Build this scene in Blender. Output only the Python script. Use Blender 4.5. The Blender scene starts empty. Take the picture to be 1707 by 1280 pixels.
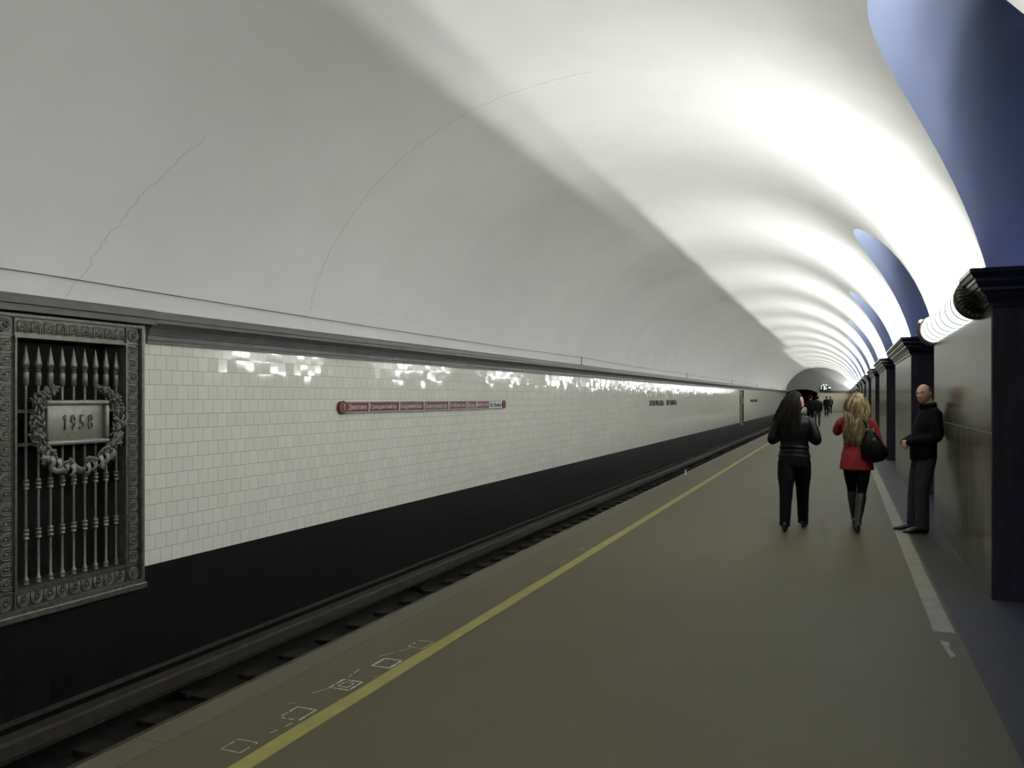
import bpy, bmesh, math, random
from mathutils import Vector, Matrix, Quaternion
PI = math.pi
SC = bpy.context.scene
COL = SC.collection
random.seed(7)

# ------------------------------------------------------------------ camera, world, exposure
FPX = 1381.0
YAW = math.atan((1405 - 853.5) / FPX)
cam_d = bpy.data.cameras.new('camera')
cam = bpy.data.objects.new('camera', cam_d); COL.objects.link(cam)
cam_d.sensor_fit = 'HORIZONTAL'; cam_d.sensor_width = 36.0
cam_d.lens = 36.0 * FPX / 1707.0
cam_d.shift_y = 23.0 / 1707.0
cam_d.clip_end = 400
cam.location = (0, 0, 1.62)
cam.rotation_euler = (PI / 2, 0, YAW)
SC.camera = cam
w = bpy.data.worlds.new('world'); SC.world = w; w.use_nodes = True
w.node_tree.nodes['Background'].inputs[0].default_value = (0.0, 0.0, 0.0, 1)
w.node_tree.nodes['Background'].inputs[1].default_value = 0.0
SC.view_settings.view_transform = 'Standard'
SC.view_settings.look = 'None'
SC.view_settings.gamma = 1.0
SC.view_settings.use_curve_mapping = False
SC.view_settings.exposure = 0.0
SC.cycles.max_bounces = 9
SC.cycles.diffuse_bounces = 7
SC.cycles.glossy_bounces = 4
SC.cycles.use_denoising = True
SC.cycles.caustics_reflective = False

# layout constants (metres; X across, Y down the tunnel, Z up, platform at 0)
WX = -6.48            # track wall
EDGE = -3.12          # platform edge
PITCH, HALF = 7.95, 1.70
P0 = 7.60             # near face of the nearest pylon in view
VX, VZ, VA, VB = -2.69, 1.95, 3.85, 3.33   # vault ellipse
AZ, AR = 2.57, 1.63   # passage arch spring and rise
MIRX = 2.6            # mirror plane between platform tunnel and central hall
YEND = 106.4
YBACK = -8.0
PYLONS = list(range(-2, 13))
def face_x(k): return 1.11 if k <= 0 else (1.075 if k == 1 else 1.05)
def pylon_y(k):
    a = P0 + PITCH * k; b = a + PITCH - 2 * HALF
    return max(a, YBACK + .25), min(b, YEND)

LAMP_W = 325.0
FILL_W = 57.0  # power of the added fill strips
LAMPED = [0, 7, 8, 9, 10, 11]
def strip_light(name, x, y0, y1, z, ang, power, colour, width=0.004):
    l = bpy.data.lights.new(name, 'AREA'); l.shape = 'RECTANGLE'
    l.size = width; l.size_y = (y1 - y0); l.energy = power * (y1 - y0) / 4.1; l.color = colour
    o = bpy.data.objects.new(name, l); COL.objects.link(o)
    o.location = (x, (y0 + y1) / 2, z)
    o.rotation_euler = (0, ang, 0)      # emits along local -Z
    return o
for k in PYLONS:
    y0, y1 = pylon_y(k)
    if y1 - y0 < 1: continue
    strip_light('cove_and_fill_strip', face_x(k) - 0.055, y0 + .2, y1 - .2, 2.60, PI + math.radians(-7), LAMP_W, (.97, 1.0, .985))
    strip_light('cove_and_fill_strip', face_x(k) - 0.10, y0 + .8, y1 - .2, 2.685, PI + math.radians(-60), FILL_W, (.97, 1.0, .985), .01)  # added fill strip floating above the lip, brightens far vault and tiles
    if k < 12:
        strip_light('hall_cove_lamp', 2 * MIRX - face_x(k) + 0.055, y0 + .3, y1 - .3, 2.60, PI + math.radians(20), 3600.0, (.20, .34, 1.0))

# ------------------------------------------------------------------ tagging
def tag(o, label=None, cat=None, group=None, kind=None):
    if label: o['label'] = label
    if cat: o['category'] = cat
    if group: o['group'] = group
    if kind: o['kind'] = kind
    return o
def empty(name, loc=(0, 0, 0), rz=0.0, parent=None):
    o = bpy.data.objects.new(name, None); COL.objects.link(o)
    o.location = loc; o.rotation_euler = (0, 0, rz); o.empty_display_size = .1
    if parent: o.parent = parent
    return o
def copy_tree(o, parent=None):
    c = o.copy(); COL.objects.link(c)
    if parent: c.parent = parent
    for ch in list(o.children): copy_tree(ch, c)
    return c

# ------------------------------------------------------------------ mesh builder
def V(*a): return Vector(a)
def catmull(pts, rad, sub=5):
    P = [Vector(p) for p in pts]; R = [Vector((r[0], r[1])) if isinstance(r, (tuple, list)) else Vector((r, r)) for r in rad]
    if len(P) < 3: sub = max(sub, 2)
    out, ro = [], []
    n = len(P)
    for i in range(n - 1):
        p0, p1, p2, p3 = P[max(i - 1, 0)], P[i], P[i + 1], P[min(i + 2, n - 1)]
        for s in range(sub):
            t = s / sub
            out.append(0.5 * ((2 * p1) + (p2 - p0) * t + (2 * p0 - 5 * p1 + 4 * p2 - p3) * t * t + (3 * p1 - p0 - 3 * p2 + p3) * t ** 3))
            tt = t * t * (3 - 2 * t)
            ro.append(R[i].lerp(R[i + 1], tt))
    out.append(P[-1]); ro.append(R[-1])
    return out, ro
class MB:
    def __init__(s): s.v = []; s.f = []; s.m = []; s.mi = 0
    def add(s, verts, faces):
        b = len(s.v); s.v += [tuple(x) for x in verts]
        for f in faces: s.f.append(tuple(b + i for i in f)); s.m.append(s.mi)
    def box(s, a, b):
        x0, y0, z0 = a; x1, y1, z1 = b
        vs = [(x0,y0,z0),(x1,y0,z0),(x1,y1,z0),(x0,y1,z0),(x0,y0,z1),(x1,y0,z1),(x1,y1,z1),(x0,y1,z1)]
        s.add(vs, [(0,3,2,1),(4,5,6,7),(0,1,5,4),(1,2,6,5),(2,3,7,6),(3,0,4,7)])
        return s
    def bbox(s, a, b, r=.01):
        """box with chamfered edges"""
        bm = bmesh.new(); bmesh.ops.create_cube(bm, size=1)
        c = [(a[i] + b[i]) / 2 for i in range(3)]; d = [abs(b[i] - a[i]) for i in range(3)]
        for v in bm.verts: v.co = Vector((c[0] + v.co.x * d[0], c[1] + v.co.y * d[1], c[2] + v.co.z * d[2]))
        bmesh.ops.bevel(bm, geom=bm.edges[:], offset=min(r, min(d) * .45), segments=2, affect='EDGES', profile=.5)
        s.addbm(bm); bm.free(); return s
    def addbm(s, bm):
        bm.verts.index_update(); s.add([v.co.copy() for v in bm.verts], [[v.index for v in f.verts] for f in bm.faces])
    def loft(s, pts, rad, ref=(1, 0, 0), n=14, cap=True, closed=False, sub=0, twist=0.0):
        if sub: pts, rad = catmull(pts, rad, sub)
        P = [Vector(p) for p in pts]
        R = [(r[0], r[1]) if hasattr(r, '__len__') else (r, r) for r in rad]
        ref = Vector(ref); m = len(P); rings = []
        for i in range(m):
            if closed: t = P[(i + 1) % m] - P[i - 1]
            else: t = P[min(i + 1, m - 1)] - P[max(i - 1, 0)]
            if t.length < 1e-9: t = Vector((0, 0, 1))
            t.normalize()
            sd = ref - t * ref.dot(t)
            if sd.length < 1e-3: sd = Vector((0, 1, 0)) - t * t.y
            if sd.length < 1e-3: sd = Vector((0, 0, 1))
            sd.normalize(); ot = t.cross(sd)
            rings.append((P[i], sd, ot, R[i], t))
        if cap and not closed:
            p, sd, ot, r, t = rings[0]; h = min(r)
            pre = [(p - t * h * .95, sd, ot, (r[0] * .28, r[1] * .28), t), (p - t * h * .7, sd, ot, (r[0] * .7, r[1] * .7), t)]
            p, sd, ot, r, t = rings[-1]; h = min(r)
            post = [(p + t * h * .7, sd, ot, (r[0] * .7, r[1] * .7), t), (p + t * h * .95, sd, ot, (r[0] * .28, r[1] * .28), t)]
            rings = pre + rings + post
        vs = []; k = len(rings)
        for (p, sd, ot, r, t) in rings:
            for j in range(n):
                a = 2 * PI * j / n + twist
                vs.append(p + sd * (math.cos(a) * r[0]) + ot * (math.sin(a) * r[1]))
        fs = []
        for i in range(k if closed else k - 1):
            i2 = (i + 1) % k
            for j in range(n):
                j2 = (j + 1) % n
                fs.append((i * n + j, i * n + j2, i2 * n + j2, i2 * n + j))
        if not closed:
            fs.append(tuple(range(n - 1, -1, -1))); fs.append(tuple((k - 1) * n + j for j in range(n)))
        s.add(vs, fs); return s
    def tube(s, pts, r, n=8, closed=False): return s.loft(pts, [r] * len(pts), n=n, cap=False, closed=closed)
    def ellipsoid(s, c, r, rot=None, nu=12, nv=8):
        vs = []; c = Vector(c)
        M = rot if rot is not None else Matrix.Identity(3)
        for i in range(nv + 1):
            ph = -PI / 2 + PI * i / nv
            for j in range(nu):
                th = 2 * PI * j / nu
                vs.append(c + M @ Vector((r[0] * math.cos(ph) * math.cos(th), r[1] * math.cos(ph) * math.sin(th), r[2] * math.sin(ph))))
        fs = []
        for i in range(nv):
            for j in range(nu):
                j2 = (j + 1) % nu; fs.append((i * nu + j, i * nu + j2, (i + 1) * nu + j2, (i + 1) * nu + j))
        s.add(vs, fs); return s
    def lathe(s, prof, c=(0, 0, 0), n=12, axis='z', a0=0.0, a1=2 * PI):
        """prof: list of (radius, height)"""
        full = abs(a1 - a0 - 2 * PI) < 1e-6; vs = []; cnt = n if full else n + 1
        for (r, h) in prof:
            for j in range(cnt):
                a = a0 + (a1 - a0) * j / n
                x, y = r * math.cos(a), r * math.sin(a)
                if axis == 'z': q = (c[0] + x, c[1] + y, c[2] + h)
                else: q = (c[0] + x, c[1] + h, c[2] + y)     # axis y, angle in XZ
                vs.append(q)
        fs = []
        for i in range(len(prof) - 1):
            for j in range(n if full else n):
                j2 = (j + 1) % cnt if full else j + 1
                fs.append((i * cnt + j, i * cnt + j2, (i + 1) * cnt + j2, (i + 1) * cnt + j))
        if full:
            fs.append(tuple(range(cnt - 1, -1, -1))); fs.append(tuple((len(prof) - 1) * cnt + j for j in range(cnt)))
        s.add(vs, fs); return s
    def sweep(s, path, prof, closed=False):
        """path: list of (x,y), walls to the left of travel; prof: closed list of (outward offset, z)"""
        P = [Vector((p[0], p[1])) for p in path]; m = len(P); vs = []
        for i in range(m):
            if closed: d0 = (P[i] - P[i - 1]).normalized(); d1 = (P[(i + 1) % m] - P[i]).normalized()
            else:
                d0 = (P[i] - P[i - 1]).normalized() if i else (P[1] - P[0]).normalized()
                d1 = (P[i + 1] - P[i]).normalized() if i < m - 1 else d0
            n0 = Vector((d0.y, -d0.x)); n1 = Vector((d1.y, -d1.x))
            nn = (n0 + n1); nn = nn / max(nn.length_squared / 2, 1e-6)
            for (o, z) in prof: q = P[i] + nn * o; vs.append((q.x, q.y, z))
        k = len(prof); fs = []
        for i in range(m if closed else m - 1):
            i2 = (i + 1) % m
            for j in range(k):
                j2 = (j + 1) % k; fs.append((i * k + j, i2 * k + j, i2 * k + j2, i * k + j2))
        if not closed:
            fs.append(tuple(range(k))); fs.append(tuple((m - 1) * k + j for j in range(k - 1, -1, -1)))
        s.add(vs, fs); return s
    def build(s, name, mat, parent=None, smooth=False, angle=None, voxel=None, relax=2, loc=None, fixn=True):
        me = bpy.data.meshes.new(name); me.from_pydata(s.v, [], s.f)
        mats = mat if isinstance(mat, (list, tuple)) else [mat]
        for m in mats: me.materials.append(m)
        if len(mats) > 1: me.polygons.foreach_set('material_index', s.m)
        if fixn:
            bm = bmesh.new(); bm.from_mesh(me); bmesh.ops.recalc_face_normals(bm, faces=bm.faces[:]); bm.to_mesh(me); bm.free()
        if voxel:
            t = bpy.data.objects.new('t', me); COL.objects.link(t)
            r = t.modifiers.new('r', 'REMESH'); r.mode = 'VOXEL'; r.voxel_size = voxel
            if relax:
                q = t.modifiers.new('q', 'SMOOTH'); q.iterations = relax; q.factor = .5
            dg = bpy.context.evaluated_depsgraph_get(); dg.update()
            me2 = bpy.data.meshes.new_from_object(t.evaluated_get(dg))
            bpy.data.objects.remove(t); me = me2; me.name = name
            if not me.materials: me.materials.append(mats[0])
            smooth = True
        if smooth:
            me.polygons.foreach_set('use_smooth', [True] * len(me.polygons))
            if angle: me.set_sharp_from_angle(angle=math.radians(angle))
        me.update()
        o = bpy.data.objects.new(name, me); COL.objects.link(o)
        if parent: o.parent = parent
        if loc: o.location = loc
        return o
def struct(mb, name, mat, **kw):
    o = mb.build(name, mat, **kw); o['kind'] = 'structure'; return o
GLYPHS = {}
def ribbon2d(pts, wd):
    """flat stroke of width wd along pts, as a solid from z = -.05 to .05"""
    P = [Vector(p) for p in pts]; m = len(P); vs = []; fs = []
    for i in range(m):
        d = (P[min(i + 1, m - 1)] - P[max(i - 1, 0)]).normalized(); nn = Vector((-d.y, d.x)) * wd / 2
        for q, z in ((P[i] + nn, .05), (P[i] - nn, .05), (P[i] - nn, -.05), (P[i] + nn, -.05)): vs.append((q.x, q.y, z))
    for i in range(m - 1):
        for j in range(4): fs.append((4 * i + j, 4 * i + (j + 1) % 4, 4 * i + 4 + (j + 1) % 4, 4 * i + 4 + j))
    fs += [(3, 2, 1, 0), tuple(4 * (m - 1) + j for j in range(4))]
    return vs, fs
def glyph(ch):
    if ch in GLYPHS: return GLYPHS[ch]
    b = MB()
    if ch == '1':
        for p in ([(.25, 0), (.25, .682)], [(.25, .64), (.16, .60), (.07, .51)]): b.add(*ribbon2d(p, .095))
    elif ch == 'е':
        b.add(*ribbon2d([(.09, .275), (.50, .275)], .075))
        b.add(*ribbon2d([(.29 + .20 * math.cos(t), .27 + .235 * math.sin(t)) for t in [math.radians(2 + 318 * i / 26) for i in range(27)]], .088))
    elif ch in 'НнЕ':
        h = .682 if ch != 'н' else .54; wd = .50 if ch == 'Н' else .40
        b.add(*ribbon2d([(.1, 0), (.1, h)], .095))
        if ch == 'Е':
            for yy in (.045, .345, .637): b.add(*ribbon2d([(.1, yy), (.46, yy)], .09))
        else: b.add(*ribbon2d([(.1 + wd, 0), (.1 + wd, h)], .095)); b.add(*ribbon2d([(.12, h * .52), (.08 + wd, h * .52)], .085))
    elif ch != ' ':
        c = bpy.data.curves.new('g', 'FONT'); c.body = ch; c.size = 1.0; c.extrude = .05; c.resolution_u = 6
        t = bpy.data.objects.new('t', c); COL.objects.link(t)
        dg = bpy.context.evaluated_depsgraph_get(); dg.update()
        me = bpy.data.meshes.new_from_object(t.evaluated_get(dg)); bpy.data.objects.remove(t)
        b.add([v.co.copy() for v in me.vertices], [tuple(p.vertices) for p in me.polygons]); bpy.data.meshes.remove(me)
    GLYPHS[ch] = (b.v, b.f); return GLYPHS[ch]
def text_part(s, name, mat, parent, height, width=None, extrude=.004, bevel=0.0):
    """text standing in local XZ plane facing -Y, origin at its centre"""
    b = MB(); x = 0.0
    for ch in s:
        vs, fs = glyph(ch)
        if not vs: x += .26; continue
        x0 = min(v[0] for v in vs); x1 = max(v[0] for v in vs)
        b.add([(v[0] - x0 + x, v[1], v[2]) for v in vs], fs); x += x1 - x0 + .085
    xs = [v[0] for v in b.v]; ys = [v[1] for v in b.v]
    sy = height / (max(ys) - min(ys)); sx = sy if width is None else width / (max(xs) - min(xs))
    cx, cy = (max(xs) + min(xs)) / 2, (max(ys) + min(ys)) / 2
    b.v = [((v[0] - cx) * sx, -(v[2] + .05) * 10 * extrude, (v[1] - cy) * sy) for v in b.v]
    return b.build(name, mat, parent, fixn=False)

# ------------------------------------------------------------------ materials
class NT:
    def __init__(s, name):
        s.mat = bpy.data.materials.new(name); s.mat.use_nodes = True; s.t = s.mat.node_tree
        s.p = s.t.nodes['Principled BSDF']; s.L = s.t.links
    def n(s, typ, **kw):
        x = s.t.nodes.new(typ)
        for k, v in kw.items(): setattr(x, k, v)
        return x
    def setin(s, sock, v):
        if hasattr(v, 'is_output') or isinstance(v, bpy.types.NodeSocket): s.L.new(v, sock)
        else: sock.default_value = v
    def m(s, op, a, b=0.0, c=None, clamp=False):
        x = s.n('ShaderNodeMath', operation=op, use_clamp=clamp)
        s.setin(x.inputs[0], a); s.setin(x.inputs[1], b)
        if c is not None: s.setin(x.inputs[2], c)
        return x.outputs[0]
    def vm(s, op, a, b=None, scale=None):
        x = s.n('ShaderNodeVectorMath', operation=op); s.setin(x.inputs[0], a)
        if b is not None: s.setin(x.inputs[1], b)
        if scale is not None: s.setin(x.inputs['Scale'], scale)
        return x.outputs[0]
    def xyz(s, out='Object'):
        tc = s.n('ShaderNodeTexCoord'); sp = s.n('ShaderNodeSeparateXYZ'); s.L.new(tc.outputs[out], sp.inputs[0])
        s.co = tc.outputs[out]; return sp.outputs[0], sp.outputs[1], sp.outputs[2]
    def comb(s, x, y, z):
        c = s.n('ShaderNodeCombineXYZ'); s.setin(c.inputs[0], x); s.setin(c.inputs[1], y); s.setin(c.inputs[2], z); return c.outputs[0]
    def noise(s, vec, scale, detail=4, rough=.6):
        x = s.n('ShaderNodeTexNoise'); s.L.new(vec, x.inputs['Vector']); x.inputs['Scale'].default_value = scale
        x.inputs['Detail'].default_value = detail; x.inputs['Roughness'].default_value = rough; return x.outputs['Fac']
    def mix(s, f, a, b):
        x = s.n('ShaderNodeMix', data_type='RGBA'); s.setin(x.inputs[0], f)
        for i, v in ((6, a), (7, b)):
            if isinstance(v, tuple): v = (v[0], v[1], v[2], 1)
            s.setin(x.inputs[i], v)
        return x.outputs[2]
    def ramp(s, f, lo, hi, a=0.0, b=1.0):
        x = s.n('ShaderNodeMapRange'); s.setin(x.inputs[0], f); x.inputs[1].default_value = lo; x.inputs[2].default_value = hi
        x.inputs[3].default_value = a; x.inputs[4].default_value = b; return x.outputs[0]
    def bump(s, h, strength=.3, dist=.01, normal=None):
        x = s.n('ShaderNodeBump'); s.setin(x.inputs['Height'], h); x.inputs['Strength'].default_value = strength
        x.inputs['Distance'].default_value = dist
        if normal is not None: s.L.new(normal, x.inputs['Normal'])
        return x.outputs[0]
    def out(s, base=None, rough=None, metal=None, normal=None, spec=None, coat=None):
        p = s.p
        if base is not None: s.setin(p.inputs['Base Color'], (base[0], base[1], base[2], 1) if isinstance(base, tuple) else base)
        if rough is not None: s.setin(p.inputs['Roughness'], rough)
        if metal is not None: s.setin(p.inputs['Metallic'], metal)
        if spec is not None: s.setin(p.inputs['Specular IOR Level'], spec)
        if normal is not None: s.L.new(normal, p.inputs['Normal'])
        if coat is not None: p.inputs['Coat Weight'].default_value = coat
        return s.mat
def simple(name, c1, c2, scale, rough, metal=0.0, bump=.15, dist=.004, spec=.5, detail=4):
    t = NT(name); t.xyz(); nz = t.noise(t.co, scale, detail)
    return t.out(t.mix(t.ramp(nz, .35, .65), c1, c2), rough, metal, t.bump(nz, bump, dist), spec)
def emis(name, c, s, base=(.8, .8, .8)):
    t = NT(name); t.out(base, .4); t.p.inputs['Emission Color'].default_value = (*c, 1); t.p.inputs['Emission Strength'].default_value = s
    return t.mat

def vault_mat():
    t = NT('vault paint'); x, y, z = t.xyz()
    big = t.noise(t.co, .7, 3); fine = t.noise(t.co, 25, 3)
    base = t.mix(t.ramp(big, .3, .7), (.82, .81, .775), (.87, .86, .83))
    # long hairline crack along one ring joint and a shorter one before it
    wv = t.noise(t.comb(0.0, 0.0, t.m('ADD', z, t.m('MULTIPLY', x, .6))), 2.3, 6, .7)
    d1 = t.m('ABSOLUTE', t.m('SUBTRACT', t.m('ADD', y, t.m('MULTIPLY', t.m('SUBTRACT', wv, .5), .28)), 9.0))
    c1 = t.m('MULTIPLY', t.m('LESS_THAN', d1, .0055), t.m('LESS_THAN', x, -2.6))
    c1 = t.m('MULTIPLY', c1, t.m('GREATER_THAN', z, 2.75))
    d2 = t.m('ABSOLUTE', t.m('SUBTRACT', t.m('ADD', y, t.m('MULTIPLY', t.m('SUBTRACT', wv, .5), .35)), t.m('ADD', 5.72, t.m('MULTIPLY', t.m('SUBTRACT', z, 3.1), .5))))
    c2 = t.m('MULTIPLY', t.m('LESS_THAN', d2, .0055), t.m('MULTIPLY', t.m('LESS_THAN', z, 4.1), t.m('LESS_THAN', x, -4.5)))
    c2 = t.m('MULTIPLY', c2, .55)
    cr = t.m('MAXIMUM', t.m('MULTIPLY', c1, t.ramp(fine, .35, .6, .25, .9)), c2)
    base = t.mix(t.m('MULTIPLY', cr, .75), base, (.33, .33, .30))
    nb = t.bump(t.noise(t.co, 1.1, 2), .35, .05)
    nb = t.bump(fine, .12, .003, nb)
    return t.out(base, .62, 0, nb, .25)
def tile_mat(name, c1, c2, mortar, tw, th, rough, tilt, z0=0.0, gap=.012, spec=.5):
    t = NT(name); x, y, z = t.xyz()
    v = t.m('DIVIDE', t.m('SUBTRACT', z, z0), th); row = t.m('FLOOR', v)
    u = t.m('ADD', t.m('DIVIDE', y, tw), t.m('MULTIPLY', t.m('FLOORED_MODULO', row, 2.0), .5)); col = t.m('FLOOR', u)
    fu = t.m('SUBTRACT', t.m('SUBTRACT', u, col), .5); fv = t.m('SUBTRACT', t.m('SUBTRACT', v, row), .5)
    wn = t.n('ShaderNodeTexWhiteNoise', noise_dimensions='3D'); t.L.new(t.comb(row, col, 3.7), wn.inputs['Vector'])
    edge = t.m('MAXIMUM', t.m('ABSOLUTE', fu), t.m('ABSOLUTE', fv))
    mo = t.m('GREATER_THAN', edge, .5 - gap)
    dirt = t.ramp(t.noise(t.co, 1.3, 4), .3, .7)
    b = t.mix(t.m('MULTIPLY', wn.outputs['Value'], .8), c1, c2)
    b = t.mix(t.m('MULTIPLY', dirt, .25), b, tuple(q * .8 for q in c2))
    b = t.mix(mo, b, mortar)
    geo = t.n('ShaderNodeNewGeometry')
    r = t.vm('SUBTRACT', wn.outputs['Color'], (.5, .5, .5))
    r = t.vm('MULTIPLY', r, (0.0, tilt * .4, tilt))      # courses lean up or down more than sideways
    pil = t.comb(0.0, t.m('MULTIPLY', t.m('POWER', t.m('ABSOLUTE', fu), 4.0), t.m('MULTIPLY', t.m('SIGN', fu), tilt * .6)),
                 t.m('MULTIPLY', t.m('POWER', t.m('ABSOLUTE', fv), 4.0), t.m('MULTIPLY', t.m('SIGN', fv), tilt * 2.4)))
    n = t.vm('NORMALIZE', t.vm('ADD', t.vm('ADD', geo.outputs['Normal'], r), t.vm('ADD', pil, (0.0, 0.0, .013 if tilt > .01 else 0.0))))
    n = t.bump(t.noise(t.co, 9, 2), .25, .0022 if tilt > .01 else .001, n)
    return t.out(b, t.m('ADD', rough, t.m('MULTIPLY', mo, .5)), 0, n, spec)
def floor_mat():
    t = NT('worn asphalt and granite floor'); x, y, z = t.xyz()
    a = t.noise(t.co, 1.1, 5); f = t.noise(t.co, 90, 3)
    asp = t.mix(t.ramp(a, .3, .7), (.084, .077, .030), (.102, .094, .040))
    asp = t.mix(t.ramp(f, .3, .7), asp, (.055, .052, .036))
    gr = t.mix(t.ramp(t.noise(t.co, 60, 4), .35, .65), (.074, .070, .044), (.094, .089, .057))
    g2 = t.mix(t.ramp(t.noise(t.co, 70, 4), .35, .65), (.027, .027, .025), (.040, .040, .037))
    c = t.mix(t.m('LESS_THAN', x, -2.95), asp, gr)
    c = t.mix(t.m('GREATER_THAN', x, .74), c, g2)
    c = t.mix(t.m('LESS_THAN', t.m('ABSOLUTE', t.m('SUBTRACT', x, -2.95)), .006), c, (.05, .05, .04))
    jy = t.m('LESS_THAN', t.m('ABSOLUTE', t.m('SUBTRACT', t.m('FRACT', t.m('DIVIDE', y, 1.2)), .5)), .004)
    side = t.m('MAXIMUM', t.m('LESS_THAN', x, -2.95), t.m('GREATER_THAN', x, .74))
    c = t.mix(t.m('MULTIPLY', jy, side), c, (.05, .05, .045))
    return t.out(c, .6, 0, t.bump(f, .3, .002), .2)
def stone_mat(name, c1, c2, vein, rough, joints=True):
    t = NT(name); x, y, z = t.xyz()
    st = t.noise(t.comb(t.m('MULTIPLY', x, 3.0), t.m('MULTIPLY', y, 3.0), t.m('MULTIPLY', z, .9)), 1.7, 6, .62)
    sp = t.noise(t.co, 55, 3)
    c = t.mix(t.ramp(st, .36, .64), c1, c2); c = t.mix(t.ramp(sp, .45, .7, 0, .45), c, vein)
    if joints:
        j = t.m('LESS_THAN', t.m('ABSOLUTE', t.m('SUBTRACT', z, 1.335)), .0045)
        c = t.mix(t.m('MULTIPLY', j, .8), c, (.36, .35, .31))
        v = t.m('LESS_THAN', t.m('ABSOLUTE', t.m('SUBTRACT', t.m('FRACT', t.m('DIVIDE', t.m('SUBTRACT', y, .1), 1.14)), .5)), .003)
        c = t.mix(t.m('MULTIPLY', v, .6), c, (.05, .045, .04))
    return t.out(c, rough, 0, t.bump(st, .05, .004), .22)
M = {}
M['vault'] = vault_mat()
M['tile'] = tile_mat('white glazed wall tile', (.80, .79, .675), (.88, .87, .76), (.20, .185, .14), .152, .1515, .07, .050, z0=-.065)
M['black_tile'] = tile_mat('black wall tile', (.003, .003, .003), (.006, .006, .0055), (.018, .018, .016), .30, .2, .5, .01, z0=-.065, gap=.012, spec=.15)
M['floor'] = floor_mat()
M['concrete_dark'] = simple('sooty concrete', (.004, .004, .0035), (.013, .012, .010), 6, .85, bump=.5, dist=.01, spec=.2)
M['ledge'] = simple('dusty concrete ledge', (.022, .022, .018), (.034, .033, .027), 9, .8, spec=.2)
M['rail'] = simple('rail steel', (.09, .075, .055), (.16, .14, .11), 30, .45, .7)
M['sleeper'] = simple('old sleeper wood', (.010, .008, .006), (.024, .021, .016), 14, .85, bump=.5, spec=.2)
M['cover'] = simple('contact rail cover paint', (.020, .017, .012), (.034, .030, .021), 8, .7, spec=.3)
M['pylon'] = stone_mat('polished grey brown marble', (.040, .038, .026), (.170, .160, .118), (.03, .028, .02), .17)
M['pylon_side_shade'] = stone_mat('pylon stone darkened for shade', (.022, .018, .016), (.040, .034, .030), (.06, .052, .045), .16, joints=False)  # pylon stone made darker: shade of the end faces put into the colour
M['cornice'] = simple('polished black stone', (.010, .010, .012), (.018, .018, .02), 20, .12, bump=.03, spec=.9)
M['trim'] = simple('grey painted cornice', (.075, .075, .070), (.10, .10, .092), 6, .45, spec=.4)
M['iron'] = simple('cast grey metal', (.085, .083, .070), (.16, .155, .13), 22, .42, .55, bump=.3)
M['iron_light'] = simple('worn pale cast metal', (.20, .195, .165), (.27, .265, .225), 18, .42, .5, bump=.2)
M['iron_bar'] = simple('worn pale metal bar', (.17, .165, .14), (.23, .22, .19), 18, .4, .55, bump=.2)
M['dark'] = simple('dark niche', (.008, .008, .007), (.014, .014, .012), 5, .9, spec=.1)
M['bronze'] = simple('aged bronze lamp fitting', (.06, .052, .038), (.13, .115, .085), 24, .38, .8, bump=.3)
M['glass'] = emis('lit milk glass', (.90, 1.0, .97), 1.25)
M['band'] = simple('dark lamp band', (.02, .018, .014), (.04, .035, .028), 20, .5, .5)
M['yellow'] = simple('worn yellow line paint', (.20, .18, .045), (.25, .225, .06), 5, .6, spec=.3)
M['white_paint'] = simple('worn white floor paint', (.17, .165, .115), (.22, .215, .15), 7, .6, spec=.3)
M['mark'] = simple('flaked white paint', (.30, .30, .25), (.55, .54, .46), 16, .7, spec=.3)
M['red'] = simple('dark red enamel', (.14, .013, .018), (.165, .016, .022), 5, .3, bump=.02)
M['silver'] = simple('silver sign rim', (.42, .41, .38), (.5, .49, .45), 12, .4, .5, bump=.02)
M['sign_text'] = simple('pale sign lettering', (.62, .60, .58), (.7, .68, .65), 12, .5, bump=0)
M['sign_white'] = simple('white sign panel', (.55, .55, .58), (.6, .6, .62), 12, .4, bump=0)
M['letter_dark'] = simple('dark metal letter', (.02, .02, .018), (.035, .035, .03), 12, .4, .4)
M['cable'] = simple('dark cable sheath', (.03, .03, .028), (.045, .045, .04), 12, .6)
M['end_wall'] = simple('grey end wall plaster', (.17, .17, .165), (.21, .21, .20), .6, .8, spec=.2)
M['end_wall_pale'] = simple('pale end wall facing', (.40, .385, .29), (.48, .46, .35), 1.5, .5, spec=.3)
M['passage'] = simple('bluish passage paint', (.39, .47, .71), (.43, .51, .76), .8, .7, spec=.2)
M['hall'] = simple('hall vault paint', (.42, .50, .68), (.46, .54, .72), .8, .7, spec=.2)

# ------------------------------------------------------------------ the shell: floor, vault, walls
b = MB()
b.box((EDGE, YBACK, -.16), (11.7, YEND, 0)); struct(b, 'floor', M['floor'])
b = MB(); b.box((EDGE + .12, YBACK, -1.35), (EDGE + .4, YEND, -.16)); struct(b, 'wall_platform_side', M['concrete_dark'])
b = MB(); b.box((WX - .3, YBACK, -1.55), (EDGE + .12, YEND + 14, -1.35)); struct(b, 'floor_trackbed', M['concrete_dark'])

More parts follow.
